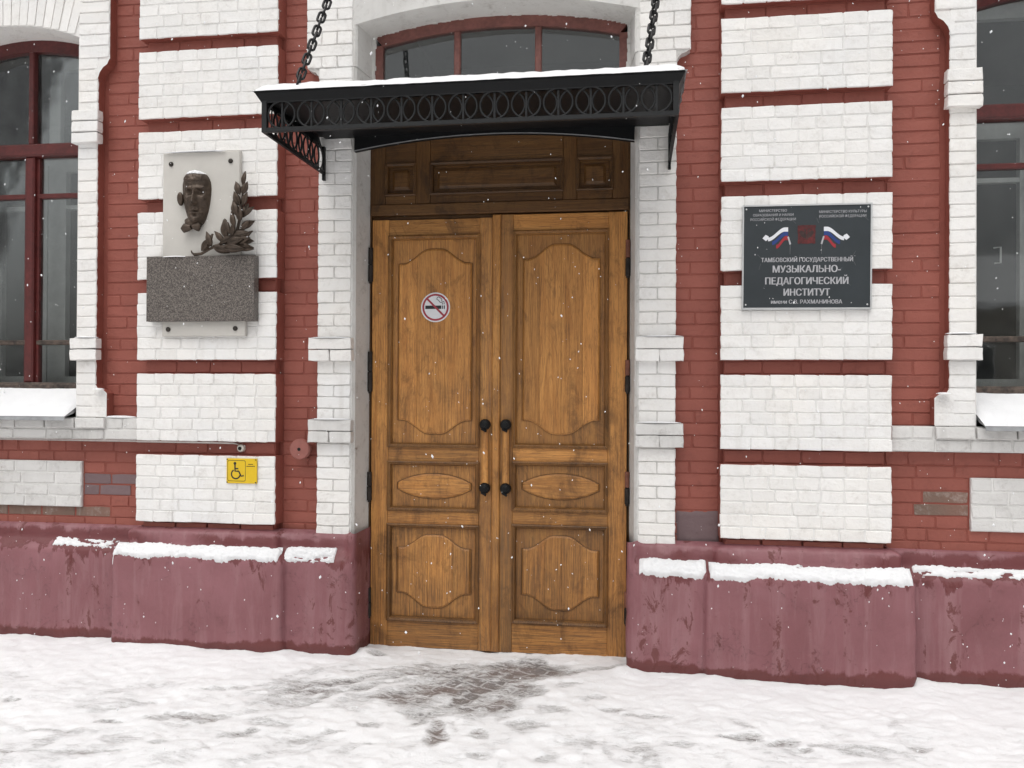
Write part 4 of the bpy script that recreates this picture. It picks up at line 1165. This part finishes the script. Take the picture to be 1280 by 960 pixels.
# the two flags: three wavy stripes, a curled tip and a grey staff each
def flag(s, cx):
    q = lambda u, v: (cx+s*u, v)
    top = [(0, 0), (-.03, .002), (-.055, -.010), (-.080, -.040), (-.102, -.062), (-.118, -.066)]
    for n_, (mat, off) in enumerate((('flag_white', 0), ('flag_blue', 1), ('flag_red', 2))):
        m = MB(); rows = []
        N = 24
        for i in range(N+1):
            t = i/N; u = -.115*t; v = -.004-.060*sstep(.15, 1.0, t)
            wd = (.026-.004*t)
            dx = (.022*t)*off*.9
            ln = 1-.10*off
            rows.append([(*q(u*ln+dx*.6, 2.660+v-off*wd+.0),), (*q(u*ln+dx*.6, 2.660+v-(off+1)*wd),)])
        rows = [[(a[0], -.0190-.0002*n_, a[1]) for a in r] for r in rows]
        m.grid(rows); spart(m.build('flag_stripe', mat, fix=False))
    m = MB(); m.prism_y([q(-.112, 2.603), q(-.130, 2.613), q(-.148, 2.592), q(-.128, 2.575), q(-.113, 2.588)], -.0196, -.0188); spart(m.build('flag_tip', 'flag_white'))
    m = MB(); m.prism_y([q(-.004, 2.598), q(.004, 2.602), q(.018, 2.556), q(.009, 2.551)], -.0200, -.0190); spart(m.build('flag_staff', 'sign_letter'))
    m = MB(); m.prism_y([q(.011, 2.556), q(.014, 2.556), q(.013, 2.495), q(.011, 2.495)], -.0196, -.0190); spart(m.build('flag_staff', 'sign_scratch'))
flag(1, .922); flag(-1, 1.127)
m = MB(); pts = []
for i in range(40):
    a = i/40; 
    e = [(.978, 2.557), (1.079, 2.557), (1.079, 2.666), (.978, 2.666)]; k = int(a*4); t = a*4-k; A, B_ = e[k], e[(k+1) % 4]
    pts.append((A[0]+(B_[0]-A[0])*t+random.uniform(-.002, .002), A[1]+(B_[1]-A[1])*t+random.uniform(-.002, .002)))
m.prism_y(pts, -.0195, -.0185); spart(m.build('emblem', 'emblem_red'))
m = MB()   # faded double-headed device on the red field
for s in (-1, 1):
    q = lambda u, v: (1.0285+s*u, 2.612+v)
    m.prism_y([q(.001, .0), q(.010, .012), q(.030, .024), q(.042, .016), q(.036, -.002), q(.026, -.016), q(.010, -.022), q(.002, -.034)], -.0199, -.0194)
    m.prism_y([q(.002, .012), q(.006, .030), q(.014, .036), q(.020, .030), q(.013, .026), q(.010, .012)], -.0199, -.0194)
m.prism_y([(1.0285-.005, 2.652), (1.0285+.005, 2.652), (1.0285+.006, 2.660), (1.0285-.006, 2.660)], -.0199, -.0194)
spart(m.build('emblem_device', 'emblem_dark'))
m = MB()
for x, z, dx, dz in ((.945, 2.700, .022, -.022), (1.085, 2.71, .012, -.03), (1.29, 2.475, .018, .035), (1.29, 2.46, .02, -.035), (.765, 2.475, -.02, .02), (.765, 2.44, -.01, -.035), (1.26, 2.33, .02, -.025), (.79, 2.31, -.01, -.02), (.985, 2.47, .008, .02), (1.045, 2.24, .01, .012), (1.10, 2.70, .02, .03), (1.215, 2.40, .018, .012), (1.36, 2.71, .02, -.02)):
    L = math.hypot(dx, dz); px, pz = -dz/L*.0007, dx/L*.0007
    m.prism_y([(x-px, z-pz), (x+dx-px, z+dz-pz), (x+dx+px, z+dz+pz), (x+px, z+pz)], -.0190, -.0185)
o = m.build('scratch', 'sign_scratch'); o['kind'] = 'stuff'; spart(o)

# ------------------------------------------------------------------ no-smoking sticker on the door
N = empty('no_smoking_sticker', (-1.306, YD+.009, 2.228)); tag(N, 'round no smoking sticker with red ring on the left door leaf', 'sticker')
NI = Matrix.Translation((1.306, -(YD+.009), -2.228))
def npart(o): o.parent = N; o.matrix_parent_inverse = NI; return o
ys = YD+.0085; cx, cz = -1.306, 2.228
def disc(r, y, mat, name, n=40): m = MB(); m.prism_y([(cx+r*math.cos(2*math.pi*k/n), cz+r*math.sin(2*math.pi*k/n)) for k in range(n)], y, y+.0006); return npart(m.build(name, mat))
def ringf(r0, r1, y, mat, name, n=48):
    m = MB(); m.grid([[(cx+r*math.cos(2*math.pi*k/n), y, cz+r*math.sin(2*math.pi*k/n)) for k in range(n)] for r in (r0, r1)], closed=True); return npart(m.build(name, mat, fix=False))
disc(.100, ys, 'sticker_white', 'backing'); ringf(.078, .091, ys-.0006, 'sticker_red', 'ring')
m = MB(); m.box(cx-.070, cx+.040, ys-.0007, ys-.0003, cz-.011, cz+.012); m.box(cx+.045, cx+.051, ys-.0007, ys-.0003, cz-.011, cz+.012); m.box(cx+.057, cx+.064, ys-.0007, ys-.0003, cz-.011, cz+.012)
npart(m.build('cigarette', 'sticker_black'))
m = MB(); m.tube([(cx+.050, ys-.0005, cz+.018), (cx+.048, ys-.0005, cz+.030), (cx+.030, ys-.0005, cz+.034), (cx+.022, ys-.0005, cz+.046), (cx+.008, ys-.0005, cz+.054), (cx+.014, ys-.0005, cz+.070)], .0022, 6)
m.tube([(cx+.060, ys-.0005, cz+.020), (cx+.058, ys-.0005, cz+.038), (cx+.040, ys-.0005, cz+.042), (cx+.044, ys-.0005, cz+.054), (cx+.030, ys-.0005, cz+.066), (cx+.018, ys-.0005, cz+.070)], .0022, 6)
npart(m.build('smoke_mark', 'sticker_black'))
m = MB(); d_ = .0046; c45 = math.sqrt(.5); L = .082
m.prism_y([(cx-L*c45-d_, cz+L*c45-d_), (cx-L*c45+d_, cz+L*c45+d_), (cx+L*c45+d_, cz-L*c45+d_), (cx+L*c45-d_, cz-L*c45-d_)], ys-.0016, ys-.0010); npart(m.build('bar', 'sticker_red'))

# ------------------------------------------------------------------ accessibility sign
A = empty('accessibility_sign', (-2.537, 0, 1.136)); tag(A, 'small yellow wheelchair access sign screwed to the white pilaster', 'sign')
AI = Matrix.Translation((2.537, 0, -1.136))
def apart(o): o.parent = A; o.matrix_parent_inverse = AI; return o
ax0, ax1, az0, az1 = -2.642, -2.430, 1.052, 1.216; AY = -.012
apart(MB().bevbox(ax0, ax1, AY, -.003, az0, az1, .002).build('plate', 'sign_yellow'))
m = MB(); fx0, fx1, fz0, fz1 = ax0+.008, ax0+.134, az0+.014, az1-.012
def rr_pts(x0, x1, z0, z1, r, n=5):
    o = []
    for cx_, cz_, a0 in ((x1-r, z1-r, 0), (x0+r, z1-r, 90), (x0+r, z0+r, 180), (x1-r, z0+r, 270)):
        for k in range(n+1): a = R(a0+90*k/n); o.append((cx_+r*math.cos(a), cz_+r*math.sin(a)))
    return o
a_, b_ = rr_pts(fx0, fx1, fz0, fz1, .012), rr_pts(fx0+.003, fx1-.003, fz0+.003, fz1-.003, .010)
m.grid([[(x, AY-.0006, z) for x, z in a_], [(x, AY-.0006, z) for x, z in b_]], closed=True); apart(m.build('border', 'sticker_black', fix=False))
wc = lambda u, v: (fx0+u*.126, AY-.0008, fz0+v*.138)
m = MB(); x_, _, z_ = wc(.41, .85); m.lathe_y([(.010, AY-.0008), (.010, AY-.0002)], x_, z_, 16)
m.tube([wc(.41, .78), wc(.42, .48), wc(.62, .48)], .0052, 6); m.tube([wc(.42, .60), wc(.60, .60)], .0045, 6); m.tube([wc(.62, .48), wc(.76, .24), wc(.90, .28)], .0052, 6)
arcp = []
for k in range(19): a = R(120+k*12.5); arcp.append((fx0+.46*.126+.030*math.cos(a), AY-.0008, fz0+.34*.138+.030*math.sin(a)))
m.tube(arcp, .0048, 6)
for i in range(len(m.v)):
    x, y, z = m.v[i]; m.v[i] = (x, AY-.0008+(y-(AY-.0008))*.12, z)
apart(m.build('wheelchair_symbol', 'sticker_black'))
m = MB(); rnd = random.Random(3)
for z, a, b in ((az1-.040, .152, .182), (az1-.053, .140, .198)):
    x = ax0+a
    while x < ax0+b: w_ = rnd.uniform(.002, .004); m.box(x, x+w_, AY-.0008, AY-.0002, z, z+.0055); x += w_+.0014
o = apart(m.build('fine_print', 'sticker_black')); o['kind'] = 'stuff'
for x, z in ((ax0+.006, az1-.006), (ax1-.007, az1-.008), (ax0+.006, az0+.007), (ax1-.007, az0+.007)):
    m = MB(); m.lathe_y([(.0045, AY-.0001), (.0045, AY-.003), (.002, AY-.004)], x, z, 8); apart(m.build('screw', 'dark_bolt'))

# ------------------------------------------------------------------ call button, cable, painted cap
cb = empty('call_button', (-2.568, .05, 1.280)); tag(cb, 'small round cream call button with dark centre above the yellow sign', 'button')
def kid(o, par): o.parent = par; o.matrix_parent_inverse = Matrix.Translation(-par.location); return o
m = MB(); m.lathe_y([(.027, .058), (.027, .040), (.023, .032), (.017, .030)], -2.568, 1.280, 20); kid(m.build('housing', 'socket_white'), cb)
m = MB(); m.lathe_y([(.012, .031), (.012, .026), (.008, .024)], -2.570, 1.279, 16); kid(m.build('push_button', 'hole'), cb)
m = MB(); m.tube([(-5.2, .030, 1.316), (-4.4, .030, 1.318), (-3.6, .029, 1.316), (-3.31, .028, 1.316), (-3.28, -.006, 1.3165), (-2.9, -.006, 1.316), (-2.60, -.004, 1.314), (-2.575, .03, 1.305)], .0055, 6)
tag(m.build('cable', 'cable', smooth=True), 'thin pale cable running level along the wall to the call button', 'cable')
dc = empty('vent_cap', (-2.149, .12, 1.281)); tag(dc, 'round pinkish red painted cap with a centre hole beside the portal', 'pipe cap')
m = MB(); m.lathe_y([(.040, .122), (.040, .060), (.066, .058), (.068, .050), (.068, .018), (.063, .010), (.020, .008)], -2.149, 1.281, 28); kid(m.build('cap', 'pink_red'), dc)
m = MB(); m.lathe_y([(.0105, .0085), (.0105, .004), (.008, .0035)], -2.149, 1.281, 14); kid(m.build('hole', 'hole'), dc)
m = MB(); m.tube([(-2.11, .11, 1.30), (-2.075, .105, 1.315), (-2.06, .105, 1.27)], .010, 8); m.tube([(-2.13, .105, 1.225), (-2.12, .09, 1.205)], .012, 8); kid(m.build('bracket', 'red_paint', smooth=True), dc)

# ------------------------------------------------------------------ unseen low house, added for pane reflections and to block low sky light
H = empty('house', (-1.0, -25, -.03)); tag(H, 'low ochre house across the street, out of view, added for pane reflections and to block low sky light', 'building')
def hpart(o): return kid(o, H)
hw_ = MB(); hw_.box(-19, 17, -33, -25, -.2, 4.6); hpart(hw_.build('wall', 'opposite_wall'))
hr = MB(); hr.prism_x([(-24.4, 4.6), (-24.4, 4.75), (-29, 7.0), (-33.6, 4.75), (-33.6, 4.6)], -19.5, 17.5); hr = hpart(hr.build('roof', 'snow'))
for x in (-12, -1, 9):
    c_ = MB(); c_.box(x, x+.8, -28.6, -27.9, 6.0, 8.0); c_.box(x-.06, x+.86, -28.66, -27.84, 8.0, 8.15); o = c_.build('chimney', 'red_paint'); o.parent = hr
for k in range(12):
    x = -17.2+k*2.9
    o = hpart(MB().box(x-.62, x+.62, -25.02, -24.95, 1.1, 3.3).build('window', 'inner_frame'))
    for a, b in ((-.55, -.04), (.04, .55)):
        q = MB().box(x+a, x+b, -24.955, -24.93, 1.18, 3.22).build('pane', 'opposite_glass'); q.parent = o

# ------------------------------------------------------------------ falling snow
m = MB(); rnd = random.Random(21)
oct_ = [(1,0,0),(-1,0,0),(0,1,0),(0,-1,0),(0,0,1),(0,0,-1)]; of = [(0,2,4),(2,1,4),(1,3,4),(3,0,4),(2,0,5),(1,2,5),(3,1,5),(0,3,5)]
for i in range(4600):
    x, y, z = rnd.uniform(-5.5, 4), rnd.uniform(-4.1, -.15), rnd.uniform(.0, 5.2)
    r_ = rnd.choice((.0012, .0015, .0018, .0022, .0030))*rnd.uniform(.8, 1.2)*(1.0 if y > -3 else .8)
    b = len(m.v); st = rnd.uniform(1, 1.9); tx = rnd.uniform(-.6, .6)
    for a in oct_: m.v.append((x+a[0]*r_+a[2]*r_*tx, y+a[1]*r_, z+a[2]*r_*st))
    for f_ in of: m.face(tuple(b+k for k in f_))
tag(m.build('snowflakes', 'snowflake', fix=False), 'fine snowflakes falling through the air before the wall', 'snow', kind='stuff')
print('bricks', NB[0])
